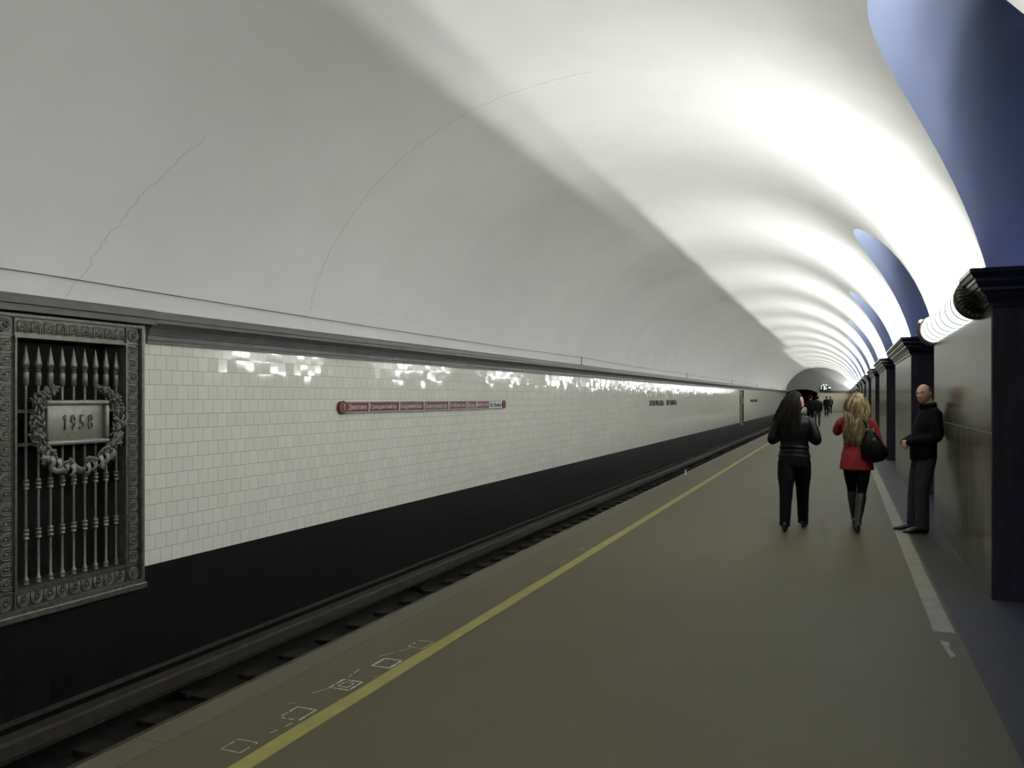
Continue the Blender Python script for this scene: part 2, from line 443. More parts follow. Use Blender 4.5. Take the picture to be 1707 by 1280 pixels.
def vault_x(z): return VX + VA * math.sqrt(max(0, 1 - ((z - VZ) / VB) ** 2))
def columns():
    ys = []   # (y, z at which the vault ends on the right)
    ys.append((YBACK, AZ))
    def plain(a, c):
        n = max(2, int((c - a) / .5)); return [(a + (c - a) * i / n, AZ) for i in range(n + 1)]
    for k in PYLONS:
        y0, y1 = pylon_y(k)
        ys += plain(y0, y1)
        if y1 < YEND - .01:
            yc = y1 + HALF; n = 26
            for i in range(1, n):
                a = PI - PI * i / n
                ys.append((yc + HALF * math.cos(a), AZ + AR * math.sin(a)))
    return ys
COLS = columns()
def vault_rows(zr):
    tl = PI - math.asin((2.44 - VZ) / VB); tr = math.asin((zr - VZ) / VB); tc = PI / 2 + .25
    return [tl + (tc - tl) * i / 40 for i in range(40)] + [tc + (tr - tc) * i / 44 for i in range(45)]
def make_vault(mirror):
    v, f = [], []
    for (y, zr) in COLS:
        for t in vault_rows(zr):
            x = VX + VA * math.cos(t); v.append((2 * MIRX - x if mirror else x, y, VZ + VB * math.sin(t)))
    n = 85
    for i in range(len(COLS) - 1):
        for j in range(n - 1):
            q = (i * n + j, i * n + j + 1, (i + 1) * n + j + 1, (i + 1) * n + j); f.append(q if mirror else q[::-1])
    return v, f
b = MB(); b.add(*make_vault(False)); struct(b, 'ceiling', M['vault'], smooth=True, fixn=False)
b = MB(); b.add(*make_vault(True)); struct(b, 'ceiling_hall', M['hall'], smooth=True, fixn=False)
# passage barrels (one ceiling piece for each passage)
for k in PYLONS[:-1]:
    y1 = pylon_y(k)[1]; yc = y1 + HALF; n = 26; b = MB(); v = []; f = []
    for i in range(n + 1):
        a = PI - PI * i / n; y = yc + HALF * math.cos(a); z = AZ + AR * math.sin(a)
        x0 = vault_x(z); x1 = 2 * MIRX - x0
        for s in range(9): v.append((x0 + (x1 - x0) * s / 8, y, z))
    for i in range(n):
        for s in range(8): f.append((i * 9 + s, i * 9 + s + 1, (i + 1) * 9 + s + 1, (i + 1) * 9 + s))
    b.add(v, f); struct(b, 'ceiling_passage', M['passage'], smooth=True, fixn=False)
# track wall: white tiles above, black tiles below, base ledge
GR = [(4.73, 6.27), (57.7, 59.9)]       # the two grilles
b = MB()
yy = YBACK
for (g0, g1) in GR:
    b.box((WX - .3, yy, -.065), (WX, g0 + .01, 2.46)); yy = g1 - .01
b.box((WX - .3, yy, -.065), (WX, YEND, 2.46))
struct(b, 'wall_track', M['tile'])
b = MB(); b.box((WX - .3, YBACK, -1.55), (WX - .004, YEND + 14, -.065)); b.box((WX - .004, YBACK, -1.55), (WX + .035, YEND + 14, -1.12))
struct(b, 'wall_track_base', M['black_tile'])
b = MB(); b.bbox((WX - .002, YBACK, -1.12), (WX + .06, YEND + 14, -1.085), .008); struct(b, 'trim_1', M['ledge'])
prof = [(-.05, 2.162), (.022, 2.162), (.022, 2.195), (.030, 2.20), (.030, 2.245), (.04, 2.25), (.045, 2.27), (.062, 2.315), (.10, 2.35), (.135, 2.365), (.135, 2.40), (.15, 2.405), (.15, 2.455), (.10, 2.485), (-.05, 2.49)]
segs = [(YBACK, 4.66), (6.34, YEND)]
b = MB()
for (a, c) in segs: b.sweep([(WX, c), (WX, a)][::-1], prof)
struct(b, 'trim_2', M['trim'])
b = MB(); b.sweep([(WX, 4.64), (WX, 6.36)], [(-.05, 2.345), (.13, 2.345), (.13, 2.40), (.165, 2.405), (.165, 2.46), (.11, 2.49), (-.05, 2.49)]); struct(b, 'trim_3', M['trim'])
# end and back walls, hall far wall
b = MB()
n = 48; v = []
for i in range(n + 1):
    t = PI - math.asin((2.44 - VZ) / VB); a = t + (math.asin((AZ - VZ) / VB) - t) * i / n
    v.append((VX + VA * 1.01 * math.cos(a), YEND, VZ + VB * 1.01 * math.sin(a)))
v = [(-4.6 + 1.93 * math.cos(PI * i / 20), YEND, 1.9 + .76 * math.sin(PI * i / 20)) for i in range(21)] + v + [(1.2, YEND, 2.28), (-2.52, YEND, 2.28), (-2.52, YEND, 1.85)]
m_ = len(v); v += [(p[0], YEND + .3, p[2]) for p in v]
fs = [tuple(range(m_)), tuple(range(2 * m_ - 1, m_ - 1, -1))] + [(i, (i + 1) % m_, m_ + (i + 1) % m_, m_ + i) for i in range(m_)]
b.add(v, fs); struct(b, 'wall_end', M['end_wall'])
b = MB(); b.box((-2.55, YEND, 0), (1.2, YEND + .3, 2.3)); b.box((-2.85, YEND + .05, -1.55), (-2.55, YEND + 14, 2.3)); b.box((-2.71, YEND - .03, -1.5), (-2.50, YEND + .01, 2.3)); struct(b, 'wall_end_lower', M['end_wall_pale'])
b = MB(); b.bbox((-2.6, YEND - .12, 2.24), (1.1, YEND, 2.46), .02); struct(b, 'trim_4', M['cornice'])
b = MB()  # dark running tunnel beyond the portal
v = []; f = []
for j, y in enumerate((YEND - .02, YEND + 14)):
    for i in range(13):
        a = PI * i / 12; v.append((-4.6 + 1.93 * math.cos(a), y, 1.9 + .76 * math.sin(a)))
for i in range(12): f.append((i, i + 1, 13 + i + 1, 13 + i))
b.add(v, f); b.box((-2.7, YEND, 1.9), (-2.66, YEND + 14, 1.95)); b.box((WX - .3, YEND + 13.8, -1.5), (-2.5, YEND + 14, 2.7)); b.box((WX - .02, YEND, -.1), (WX + .03, YEND + 14, 2.0))
struct(b, 'wall_tunnel', M['dark'])
b = MB(); b.box((WX - .3, YBACK - .2, -1.5), (12, YBACK, 5.5)); struct(b, 'wall_back', M['end_wall'])
b = MB(); b.box((11.68, YBACK, 0), (11.9, YEND, 2.46)); struct(b, 'wall_hall', M['pylon'])
b = MB(); b.box((4.2, YEND, 0), (12, YEND + .2, 5.5)); struct(b, 'wall_hall_end', M['end_wall'])

# ------------------------------------------------------------------ pylons
ORD = {0: 'nearest marble pylon, long glass lamp on top and a man leaning on it', 1: 'second marble pylon, standing just behind the leaning man',
       2: 'third marble pylon, between the leaning man and the woman in red', 3: 'fourth marble pylon in the row, just right of the woman in red',
       4: 'fifth marble pylon, its shaft showing right of the blonde hair', 5: 'sixth marble pylon in the row from the camera', 6: 'seventh marble pylon in the row from the camera',
       7: 'eighth marble pylon in the row, first of the far ones with a glowing lamp', 8: 'ninth marble pylon in the row, glowing lamp on top',
       9: 'tenth marble pylon in the row, glowing lamp on top', 10: 'third from last marble pylon, near the far end of the platform', 11: 'second to last marble pylon, near the far end of the platform', 12: 'last marble pylon, touching the end wall',
       -1: 'marble pylon to the right of the camera, outside the frame', -2: 'marble pylon behind the camera, outside the frame'}
CP = [(-.02, 2.355), (.022, 2.355), (.022, 2.372), (.03, 2.38), (.045, 2.43), (.075, 2.465), (.095, 2.475), (.095, 2.50), (.112, 2.505), (.125, 2.535), (.135, 2.545),
      (.135, 2.57), (.152, 2.575), (.165, 2.60), (.178, 2.61), (.178, 2.643), (.155, 2.648), (.135, 2.645), (.02, 2.575), (-.02, 2.57)]
CP_PLAIN = CP[:-3] + [(.10, 2.60), (-.02, 2.58)]
for k in PYLONS:
    y0, y1 = pylon_y(k)
    if y1 - y0 < 1: continue
    fx = face_x(k); hx = 2 * MIRX - fx
    root = empty('marble_pylon', (fx, y0, 0))
    tag(root, ORD[k], 'pylon', 'marble pylons between platform and hall')
    def L(p): return (p[0] - fx, p[1] - y0, p[2])
    b = MB(); b.box(L((fx, y0 + .03, 0)), L((hx, y1 - .03, 2.575))); o = b.build('shaft', M['pylon'], root)
    b = MB(); b.bbox(L((fx + .004, y0, 0)), L((hx - .004, y0 + .03, 2.56)), .004); b.build('shaded_side', M['pylon_side_shade'], root)  # thin slab carrying the painted shade of the end face
    if y1 < YEND - .01:
        b = MB(); b.bbox(L((fx + .004, y1 - .03, 0)), L((hx - .004, y1, 2.56)), .004); b.build('shaded_side', M['pylon_side_shade'], root)
    b = MB()
    ye = y1 if y1 < YEND - .01 else y1 - .0
    if k in LAMPED:
        # cornice is interrupted by the lamp on the platform side
        b.sweep([(0, .50), (0, 0), (hx - fx, 0), (hx - fx, ye - y0), (0, ye - y0), (0, ye - y0 - .06)], CP)
    else:
        b.sweep([(0, 0), (hx - fx, 0), (hx - fx, ye - y0), (0, ye - y0)], CP, closed=True)
    b.build('cornice', M['cornice'], root)

# lamp along the cornice
LR = .168
def make_lamp(k):
    y0, y1 = pylon_y(k); fx = face_x(k); ln = y1 - y0
    root = empty('pylon_lamp', (fx, y0 + .72, 2.505))
    L0, L1 = 0.0, ln - .72 - .10
    A0, A1 = math.radians(132.7), math.radians(268)      # open at the top: angle in XZ from +X
    b = MB()
    nseg = 8; prof = []
    for i in range(nseg):
        a = L0 + (L1 - L0) * i / nseg; c = L0 + (L1 - L0) * (i + 1) / nseg
        for q in range(9):
            t = q / 8; prof.append((LR * (1 - .012 * (2 * t - 1) ** 4), a + (c - a) * t))
    b.lathe(prof, n=20, axis='y', a0=A0, a1=A1); inner = [(r - .008, h) for (r, h) in prof]
    b.lathe(inner, n=20, axis='y', a0=A0, a1=A1)
    b.build('glass_shade', M['glass'], root, smooth=True)
    for i in range(1, nseg):
        y = L0 + (L1 - L0) * i / nseg; b = MB()
        b.lathe([(LR * .98, y - .011), (LR * 1.01, y - .009), (LR * 1.01, y + .009), (LR * .98, y + .011)], n=20, axis='y', a0=A0 + .5, a1=A1)
        b.build('glass_band', M['band'], root, smooth=True)
    # near end: ring with beads, then a fluted neck up to the cornice
    b = MB(); b.lathe([(.10, -.10), (.19, -.10), (.20, -.085), (.20, -.05), (.185, -.045), (.185, -.015), (.197, -.01), (.197, .02), (.10, .02)], n=28, axis='y', a0=math.radians(115), a1=math.radians(272))
    for i in range(13):
        a = math.radians(120 + 148 * i / 12); b.ellipsoid((.188 * math.cos(a), -.03, .188 * math.sin(a)), (.013, .013, .013), nu=8, nv=6)
    b.build('end_ring', M['bronze'], root, smooth=True, angle=40)
    b = MB(); rows = [(-.10, .175), (-.125, .158), (-.15, .165), (-.19, .178), (-.24, .165), (-.30, .13), (-.34, .10)]; v = []; nn = 60
    for (h, r) in rows:
        for j in range(nn + 1):
            a = math.radians(105 + 165 * j / nn); rr = r * (1 + (.09 if h < -.16 else .0) * math.cos(j * PI / 2)); v.append((rr * math.cos(a), h, rr * math.sin(a)))
    f = []
    for i in range(len(rows) - 1):
        for j in range(nn): f.append((i * (nn + 1) + j, i * (nn + 1) + j + 1, (i + 1) * (nn + 1) + j + 1, (i + 1) * (nn + 1) + j))
    c0 = len(v); v.append((0, -.34, 0)); f += [(c0, (len(rows) - 1) * (nn + 1) + j, (len(rows) - 1) * (nn + 1) + j + 1) for j in range(nn)]
    b.add(v, f); b.build('fluted_neck', M['bronze'], root, smooth=True, angle=35)
    # far end: toothed ring
    b = MB(); b.lathe([(.10, L1 - .02), (.182, L1 - .02), (.19, L1 - .01), (.19, L1 + .03), (.175, L1 + .035), (.175, L1 + .07), (.10, L1 + .07)], n=28, axis='y', a0=math.radians(115), a1=math.radians(272))
    for i in range(16):
        a = math.radians(122 + 146 * i / 15); ca, sa = math.cos(a), math.sin(a)
        b.loft([(.17 * ca, L1 + .05, .17 * sa), (.207 * ca, L1 + .065, .207 * sa)], [(.012, .02), (.007, .012)], ref=(-sa, 0, ca), n=6)
    b.build('toothed_ring', M['bronze'], root, smooth=True, angle=40)
    b = MB(); b.tube([(-.05, L0 + .02, .075), (-.05, L1 - .03, .075)], .008, 8); b.build('fluorescent_tube', emis('lit tube', (.9, 1, .97), 3.0), root, smooth=True)
    return root
LL = {0: 'long ribbed glass wall lamp glowing on top of the nearest pylon', 7: 'small far glowing lamp on the eighth pylon', 8: 'small far glowing lamp on the ninth pylon', 9: 'small far glowing lamp on the tenth pylon',
      10: 'small far glowing lamp on the third from last pylon', 11: 'small far glowing lamp on the second to last pylon'}
for k in LAMPED: tag(make_lamp(k), LL[k], 'lamp', 'glass lamps along the pylon tops')

# ------------------------------------------------------------------ track
def rail(x, label):
    b = MB(); p = [(-.066, -1.30), (.066, -1.30), (.066, -1.285), (.012, -1.265), (.009, -1.185), (.034, -1.165), (.036, -1.13), (.03, -1.125), (-.03, -1.125), (-.036, -1.13), (-.034, -1.165), (-.009, -1.185), (-.012, -1.265), (-.066, -1.285)]
    b.sweep([(x, YBACK), (x, YEND + 13.5)], p); o = b.build('rail', M['rail']); tag(o, label, 'rail', 'running rails of the track')
rail(-5.33, 'steel running rail in the track pit, the one nearer the tiled wall')
rail(-3.81, 'steel running rail in the track pit, hidden close under the platform edge')
b = MB(); b.bbox((-.5, -.12, -1.35), (2.2, .12, -1.302), .01); sl = b.build('sleeper', M['sleeper'])
sl.location = (-5.45, .4, 0)
S_L = 'dark wooden sleeper in the track pit below the platform edge'
tag(sl, S_L, 'sleeper', 'sleepers under the rails')
for i in range(1, 150):
    c = sl.copy(); COL.objects.link(c); c.location = (-5.45, .4 + .68 * i, 0)
root = empty('contact_rail', (-6.03, 0, -1.35))
tag(root, 'boxed contact rail running along the foot of the track wall', 'rail')
b = MB(); b.sweep([(0, YBACK), (0, YEND + 13.5)], [(-.095, .30), (-.10, .22), (-.085, .22), (-.08, .285), (.08, .285), (.085, .20), (.10, .20), (.097, .305), (.07, .325), (-.07, .325)]); b.build('cover', M['cover'], root)
b = MB(); b.box((-.035, YBACK, .14), (.035, YEND + 13, .20)); b.build('conductor', M['rail'], root)
for i in range(22):
    y = 1.5 + 4.9 * i; b = MB(); b.bbox((-.14, y - .05, 0), (-.10, y + .05, .30), .006); b.bbox((-.14, y - .04, .02), (.06, y + .04, .07), .006); b.build('bracket', M['sleeper'], root)
# small pipe stub standing at the platform edge
b = MB(); b.lathe([(.012, 0), (.016, .004), (.016, .10), (.012, .105)], n=10); b.box((-.03, -.03, 0), (.03, .03, .006))
o = b.build('marker_post', M['sign_white'], smooth=True, angle=40); o.location = (-3.085, 17.6, 0); tag(o, 'tiny white marker post at the platform edge', 'marker')

# ------------------------------------------------------------------ painted lines and marks on the floor
def strip(x0, x1, y0, y1, jag, step, z=.003):
    n = int((y1 - y0) / step); v = []; f = []
    for i in range(n + 1):
        y = y0 + (y1 - y0) * i / n; v += [(x0 + random.uniform(-jag, jag), y, z), (x1 + random.uniform(-jag, jag), y, z), (x1 + random.uniform(-jag, jag) * .3, y, 0), (x0, y, 0)]
        if i: a = 4 * (i - 1); c = 4 * i; f += [(a, a + 1, c + 1, c), (a + 1, a + 2, c + 2, c + 1), (a + 3, a, c, c + 3)]
    b = MB(); b.add(v, f); return b
o = strip(-2.50, -2.405, 1.2, YEND - 1, .004, .3).build('safety_line', M['yellow']); tag(o, 'long worn yellow line painted along the platform edge', 'floor line')
o = strip(.585, .715, 6.42, YEND - 3, .005, .22).build('guide_stripe', M['white_paint']); tag(o, 'wide pale stripe painted on the floor beside the pylons', 'floor line')
b = MB(); b.add([(.60, 6.2, .003), (.655, 6.16, .003), (.64, 6.0, .003), (.66, 5.86, .003), (.625, 5.80, .003), (.61, 5.98, .003)], [(0, 1, 2, 3, 4, 5)])
o = b.build('stripe_remnant', M['white_paint']); tag(o, 'small ragged leftover of white paint just before the stripe begins', 'floor mark')
b = MB(); b.add([(.58, 6.42, .003), (.70, 6.50, .003), (.742, 6.58, .003), (.748, 6.64, .003), (.72, 6.66, .003), (.58, 6.6, .003)], [(0, 1, 2, 3, 4, 5)]); 
def ring_mark(cx, cy, w, h, t, broken, label, rz=0.0, dbl=False):
    b = MB(); random.seed(int(cy * 100))
    def side(p, q, tt):
        n = 9; p = Vector(p); q = Vector(q); d = (q - p); nn = Vector((-d.y, d.x)).normalized()
        for i in range(n):
            if random.random() < broken: continue
            a = p + d * (i / n); c = p + d * ((i + 1) / n); w0 = tt * random.uniform(.5, 1.2)
            b.add([(a.x + nn.x * w0, a.y + nn.y * w0, .003), (c.x + nn.x * w0, c.y + nn.y * w0, .003), (c.x - nn.x * w0, c.y - nn.y * w0, .003), (a.x - nn.x * w0, a.y - nn.y * w0, .003)], [(0, 1, 2, 3)])
    pts = [(-w, -h), (w, -h), (w, h), (-w, h)]
    for i in range(4): side(pts[i], pts[(i + 1) % 4], t)
    if dbl:
        pts = [(-w * .5, -h * .5), (w * .5, -h * .5), (w * .5, h * .5), (-w * .5, h * .5)]
        for i in range(4): side(pts[i], pts[(i + 1) % 4], t * .6)
    o = b.build('floor_mark', M['mark']); o.location = (cx, cy, 0); o.rotation_euler.z = rz
    tag(o, label, 'floor mark', 'worn square paint outlines beside the yellow line')
ring_mark(-2.605, 3.106, .055, .06, .003, .12, 'faint white square outline on the platform, nearest the camera')
ring_mark(-2.592, 3.536, .058, .075, .005, .32, 'broken white square outline, second from the camera')
ring_mark(-2.601, 3.991, .062, .07, .007, .04, 'brightest double white square outline, third from the camera', dbl=True)
ring_mark(-2.58, 4.409, .06, .075, .008, .06, 'thick white square outline, fourth from the camera')
ring_mark(-2.57, 4.825, .055, .075, .004, .25, 'thin white square outline, fifth from the camera')
ring_mark(-2.55, 8.55, .055, .12, .004, .2, 'faint far white outline beside the yellow line, topmost in the photo')
ring_mark(-2.62, 7.75, .055, .12, .002, .5, 'faintest broken white outline, before the topmost one')
b = MB()
for (x0, y0, x1, y1) in [(-2.74, 3.62, -2.68, 3.66), (-2.70, 3.80, -2.66, 3.92), (-2.66, 4.10, -2.68, 4.25), (-2.70, 4.50, -2.60, 4.72), (-2.52, 3.78, -2.50, 3.80), (-2.57, 3.28, -2.545, 3.42), (-2.53, 4.15, -2.50, 4.2)]:
    n = 6
    for i in range(n):
        if random.random() < .3: continue
        ax = x0 + (x1 - x0) * i / n; ay = y0 + (y1 - y0) * i / n; bx = x0 + (x1 - x0) * (i + 1) / n; by = y0 + (y1 - y0) * (i + 1) / n
        b.add([(ax, ay, .003), (ax + .005, ay, .003), (bx + .005, by, .003), (bx, by, .003)], [(0, 1, 2, 3)])
o = b.build('paint_flecks', M['mark']); tag(o, 'scattered flecks of white paint between the square outlines', 'floor mark', kind='stuff')

# ------------------------------------------------------------------ wall grilles with the date plaque
def u_relief(b, cx, cz, ang, w, leg, x=.018):
    """a raised arch outline on the wall; local plane (y,z); ang = direction of the dome"""
    ca, sa = math.cos(ang), math.sin(ang)
    def T(p, q): return (x, cx + p * ca - q * sa, cz + p * sa + q * ca)   # p along dome dir
    for (ww, r) in ((w, .0065), (w * .62, .0045)):
        pts = [T(-leg, -ww)] + [T(ww * math.sin(t), -ww * math.cos(t)) for t in [PI * i / 10 for i in range(11)]] + [T(-leg, ww)]
        b.loft(pts, [r] * len(pts), n=6, cap=False)
    b.ellipsoid(T(-.004, 0), (.012, w * .26, w * .26), nu=8, nv=6)
    for q in (-.4, 0, .4): b.ellipsoid(T(-leg * .65, q * w), (.009, w * .14, w * .14), nu=6, nv=4)
def laurel(b, side):
    """leafy branch beside the plaque; side = -1 (towards -y) or 1"""
    rnd = random.Random(5 + side)
    for i in range(210):
        t = rnd.random(); z = 1.12 + .60 * t
        yy = side * (.375 + .055 * math.sin(t * PI) - (.13 * max(0, t - .82) / .18 if t > .82 else 0) - (.07 * (.15 - t) / .15 if t < .15 else 0)) + rnd.uniform(-.055, .055)
        M3 = Matrix.Rotation(rnd.uniform(-1.1, 1.1) + side * -.5, 3, 'X') @ Matrix.Rotation(rnd.uniform(-.6, .6), 3, 'Z')
        b.ellipsoid((.075 + rnd.uniform(-.02, .03), yy, z - 0), (.008, .0145, .034), rot=M3, nu=7, nv=5)
        if i % 6 == 0: b.ellipsoid((.10, yy, z), (.012, .012, .012), nu=7, nv=5)
def ribbon(b, side):
    rnd = random.Random(9 + side); y = side * .30; z = 1.10; p = []
    for i in range(9):
        p.append((.07 + .03 * math.sin(i * 2.1), side * (.33 - .05 * i) if side < 0 else side * (.33 - .045 * i), 1.14 - .028 * i * (1 if i < 5 else .8) + .035 * math.sin(i * 1.7)))
    b.loft(p, [(.034, .006)] * 9, ref=(.5, 0, 1), n=8, sub=3)
    p2 = [(q[0] + .02, q[1] + side * .06, q[2] - .05) for q in p[:5]]
    b.loft(p2, [(.026, .006)] * 5, ref=(.2, 0, 1), n=8, sub=3)
    for i in range(5):
        b.loft([(.085, side * (.36 - .07 * i), 1.14 - .03 * i), (.09, side * (.36 - .07 * i) + .02, 1.08 - .03 * i), (.075, side * (.36 - .07 * i) - .005, 1.04 - .03 * i)], [(.03, .006), (.022, .007), (.032, .004)], ref=(0, 1, .2), n=8, sub=3)
def make_grille(loc, width, label, detail=True):
    W = width / 2; root = empty('ornamental_wall_grille', loc); tag(root, label, 'grille', 'cast grilles set in the track wall')
    z0, z1, fw = -.20, 2.33, .20; iw = W - fw
    b = MB(); b.box((-.28, -W + .01, z0 + .02), (-.26, W - .01, z1 - .02)); b.build('back_panel', M['dark'], root)
    b = MB()     # flat frame plate with an opening, plus raised borders
    for (ya, yb, za, zb) in ((-W, W, z1 - fw, z1), (-W, W, z0, z0 + fw), (-W, -iw, z0 + fw, z1 - fw), (iw, W, z0 + fw, z1 - fw)):
        b.box((-.26, ya, za), (.0, yb, zb))
    def rect(h, y0, y1_, za, zb, wd):
        b.box((0, y0, za), (h, y1_, za + wd)); b.box((0, y0, zb - wd), (h, y1_, zb)); b.box((0, y0, za + wd), (h, y0 + wd, zb - wd)); b.box((0, y1_ - wd, za + wd), (h, y1_, zb - wd))
    rect(.045, -W, W, z0, z1, .022); rect(.03, -W + .022, W - .022, z0 + .022, z1 - .022, .006); rect(.028, -iw - .018, iw + .018, z0 + fw - .018, z1 - fw + .018, .018)
    for sy in (-1, 1):
        for zz in (z0 + fw - .018, z1 - fw + .012): b.box((0, min(sy * iw, sy * W), zz), (.02, max(sy * iw, sy * W), zz + .006))
        for (za, zb) in ((z0, z0 + fw), (z1 - fw, z1)): b.box((0, sy * iw + (-.018 if sy < 0 else .012), za), (.02, sy * iw + (-.012 if sy < 0 else .018), zb))
    b.bbox((-.02, -W - .03, z0 - .065), (.07, W + .03, z0 + .001), .012)
    b.build('frame', M['iron'], root)
    b = MB(); b.bbox((-.02, W, z0), (.035, W + .03, z1), .008); b.bbox((-.02, -W - .03, z0), (.035, -W, z1), .008); b.build('side_moulding', M['iron_bar'], root)
    if detail:
        ny, nz = 9, 17; py = 2 * iw / ny; pz = (z1 - z0 - 2 * fw) / nz
        def orn(cy, cz, a):
            q = MB(); u_relief(q, cy, cz, a, .048, .055); q.build('arch_ornament', M['iron_bar'], root, smooth=True)
        for i in range(ny):
            y = -iw + py * (i + .5); orn(y, z1 - .10, PI / 2); orn(y, z0 + .10, -PI / 2)
        for i in range(nz):
            z = z0 + fw + pz * (i + .5); orn(-W + .098, z, PI); orn(W - .098, z, 0)
        for sy in (-1, 1):
            for z in (z0 + .098, z1 - .102):
                q = MB(); cy = sy * (W - .098)
                for r in (.056, .040): q.loft([(.016, cy + r * math.cos(t), z + r * math.sin(t)) for t in [2 * PI * i / 20 for i in range(20)]], [.006] * 20, n=6, cap=False, closed=True)
                q.ellipsoid((.012, cy, z), (.018, .016, .016), nu=10, nv=6)
                for i in range(8):
                    t = PI * i / 4; q.ellipsoid((.01, cy + .027 * math.cos(t), z + .027 * math.sin(t)), (.008, .008, .008), nu=6, nv=4)
                q.build('corner_rosette', M['iron_bar'], root, smooth=True)
    nb = 10 if detail else 12
    for i in range(nb):
        y = -.535 + .1195 * i if detail else -iw + (2 * iw) * (i + .5) / nb
        b = MB(); x = -.07; c = (x, y, 0)
        b.lathe([(.016, 0), (.026, .01), (.02, .03), (.027, .045), (.018, .06), (.0125, .075), (.0125, .385)], c=c, n=12)
        for zz in (.39, .82):
            b.lathe([(.0125, zz), (.026, zz + .008), (.026, zz + .022), (.018, zz + .03), (.028, zz + .042), (.028, zz + .056), (.018, zz + .066), (.026, zz + .076), (.026, zz + .088), (.0125, zz + .10)], c=c, n=12)
        b.lathe([(.0125, .48), (.0125, .83)], c=c, n=10); b.lathe([(.0125, .91), (.0125, 1.73)], c=c, n=10)
        b.lathe([(.016, 1.725), (.025, 1.735), (.027, 1.83), (.024, 1.845), (.017, 1.85), (.024, 1.86), (.017, 1.87), (.028, 1.88), (.018, 1.89)], c=c, n=12)
        b.lathe([(.018, 1.885), (.031, 1.90), (.029, 1.93), (.018, 1.99), (.006, 2.06), (.001, 2.075)], c=c, n=12)
        for q in range(10):
            a = q * 2.4; zz = 1.905 + .007 * q; r = .031 - .0018 * q; b.ellipsoid((x + r * math.cos(a), y + r * math.sin(a), zz), (.006, .006, .009), nu=6, nv=4)
        b.build('spear_bar', M['iron_bar'], root, smooth=True, angle=50)
    for zz in (1.20, 1.49):
        b = MB(); b.box((-.085, -iw, zz), (-.06, iw, zz + .03)); b.build('crossbar', M['iron'], root)
    # plaque
    pw, ph = .33, .20; zc = 1.40
    b = MB(); b.bbox((-.06, -pw, zc - ph), (.045, pw, zc + ph), .006); 
    for (ya, yb, za, zb) in ((-pw, pw, zc + ph - .045, zc + ph), (-pw, pw, zc - ph, zc - ph + .045), (-pw, -pw + .045, zc - ph + .045, zc + ph - .045), (pw - .045, pw, zc - ph + .045, zc + ph - .045)):
        b.bbox((.04, ya, za), (.085, yb, zb), .016)
    pl = b.build('date_plaque', M['iron_light'], root, smooth=True, angle=40)
    if detail:
        for i, ch in enumerate('1958'):
            t = text_part(ch, 'numeral', M['iron'], pl, .135, .048 if ch != '1' else .03, .012)
            t.rotation_euler = (0, 0, PI / 2); t.location = (.046, -.135 + .092 * i, zc + .0)
        for sd in (-1, 1):
            b = MB(); laurel(b, sd); b.build('laurel_branch', M['iron'], root, smooth=True)
            b = MB(); ribbon(b, sd); b.build('ribbon', M['iron_light'], root, smooth=True)
    return root
make_grille((WX, 5.50, 0), 1.54, 'cast metal grille with spear bars, laurel wreath and 1958 plaque at the left edge')
make_grille((WX, 58.8, 0), 2.18, 'far dark metal grille breaking the white tile wall near the far end', detail=False)

# ------------------------------------------------------------------ line map sign and station names
def on_wall(name, y, z, x=WX): return empty(name, (x, y, z), PI / 2)      # local X runs along +Y world, local -Y faces the platform
sg = on_wall('line_map_sign', 9.74, 1.487)
tag(sg, 'long narrow dark red line map sign with white station names on the tiled wall', 'sign')
Ltot = 5.98; hh = .068
def sx(px):  # position along the sign of a pixel column in the photograph's sign
    d = FPX * WX / (math.cos(YAW) * (px - 1405)); return (d + WX * math.sin(YAW)) / math.cos(YAW) - 9.74
cuts = [sx(540 + q / 5.334) for q in (380, 650, 870, 1090, 1248, 1338, 1455, 1568)]
b = MB(); b.bbox((.02, -.03, -hh), (cuts[6], .0, hh), .004); b.build('red_panel', M['red'], sg)
b = MB(); b.bbox((cuts[6] + .0, -.03, -hh), (cuts[7] + .08, .0, hh), .004); b.build('white_panel', M['sign_white'], sg)
for zz in (-hh - .006, hh + .006):
    b = MB(); b.bbox((.05, -.042, zz - .008), (Ltot - .03, .0, zz + .008), .003); b.build('rim', M['silver'], sg)
for (xx, r) in ((.06, .088), (Ltot - .04, .082)):
    b = MB(); b.lathe([(r, -.045), (r, 0)], n=28, axis='y', c=(xx, 0, 0)); b.build('round_end', M['red'], sg, smooth=True, angle=40)
    b = MB(); b.loft([(xx + r * math.cos(t), -.045, r * math.sin(t)) for t in [2 * PI * i / 32 for i in range(32)]], [.007] * 32, n=6, cap=False, closed=True); b.build('round_rim', M['bronze'], sg, smooth=True)
for c in cuts[:6]:
    b = MB(); b.bbox((c - .02, -.046, -hh - .012), (c + .02, 0, hh + .012), .003); b.build('divider', M['silver'], sg)
t = text_part('1', 'line_number', M['sign_text'], sg, .10, .032, .003); t.location = (.09, -.048, 0)
names = ['Девяткино', 'Гражданский пр.', 'Академическая', 'Политехническая', 'Пл. Мужества', 'Лесная', 'Выборгская', 'Пл. Ленина']
left = [.17] + cuts[:7]
for i, s_ in enumerate(names):
    a, c = left[i], cuts[i] if i < 7 else cuts[7] + .0
    t = text_part(s_, 'station_text', M['sign_text'] if i < 7 else M['letter_dark'], sg, .085 if s_[0] not in 'Д' else .088, (c - a) - .10, .003); t.location = ((a + c) / 2, -.032, -.004)
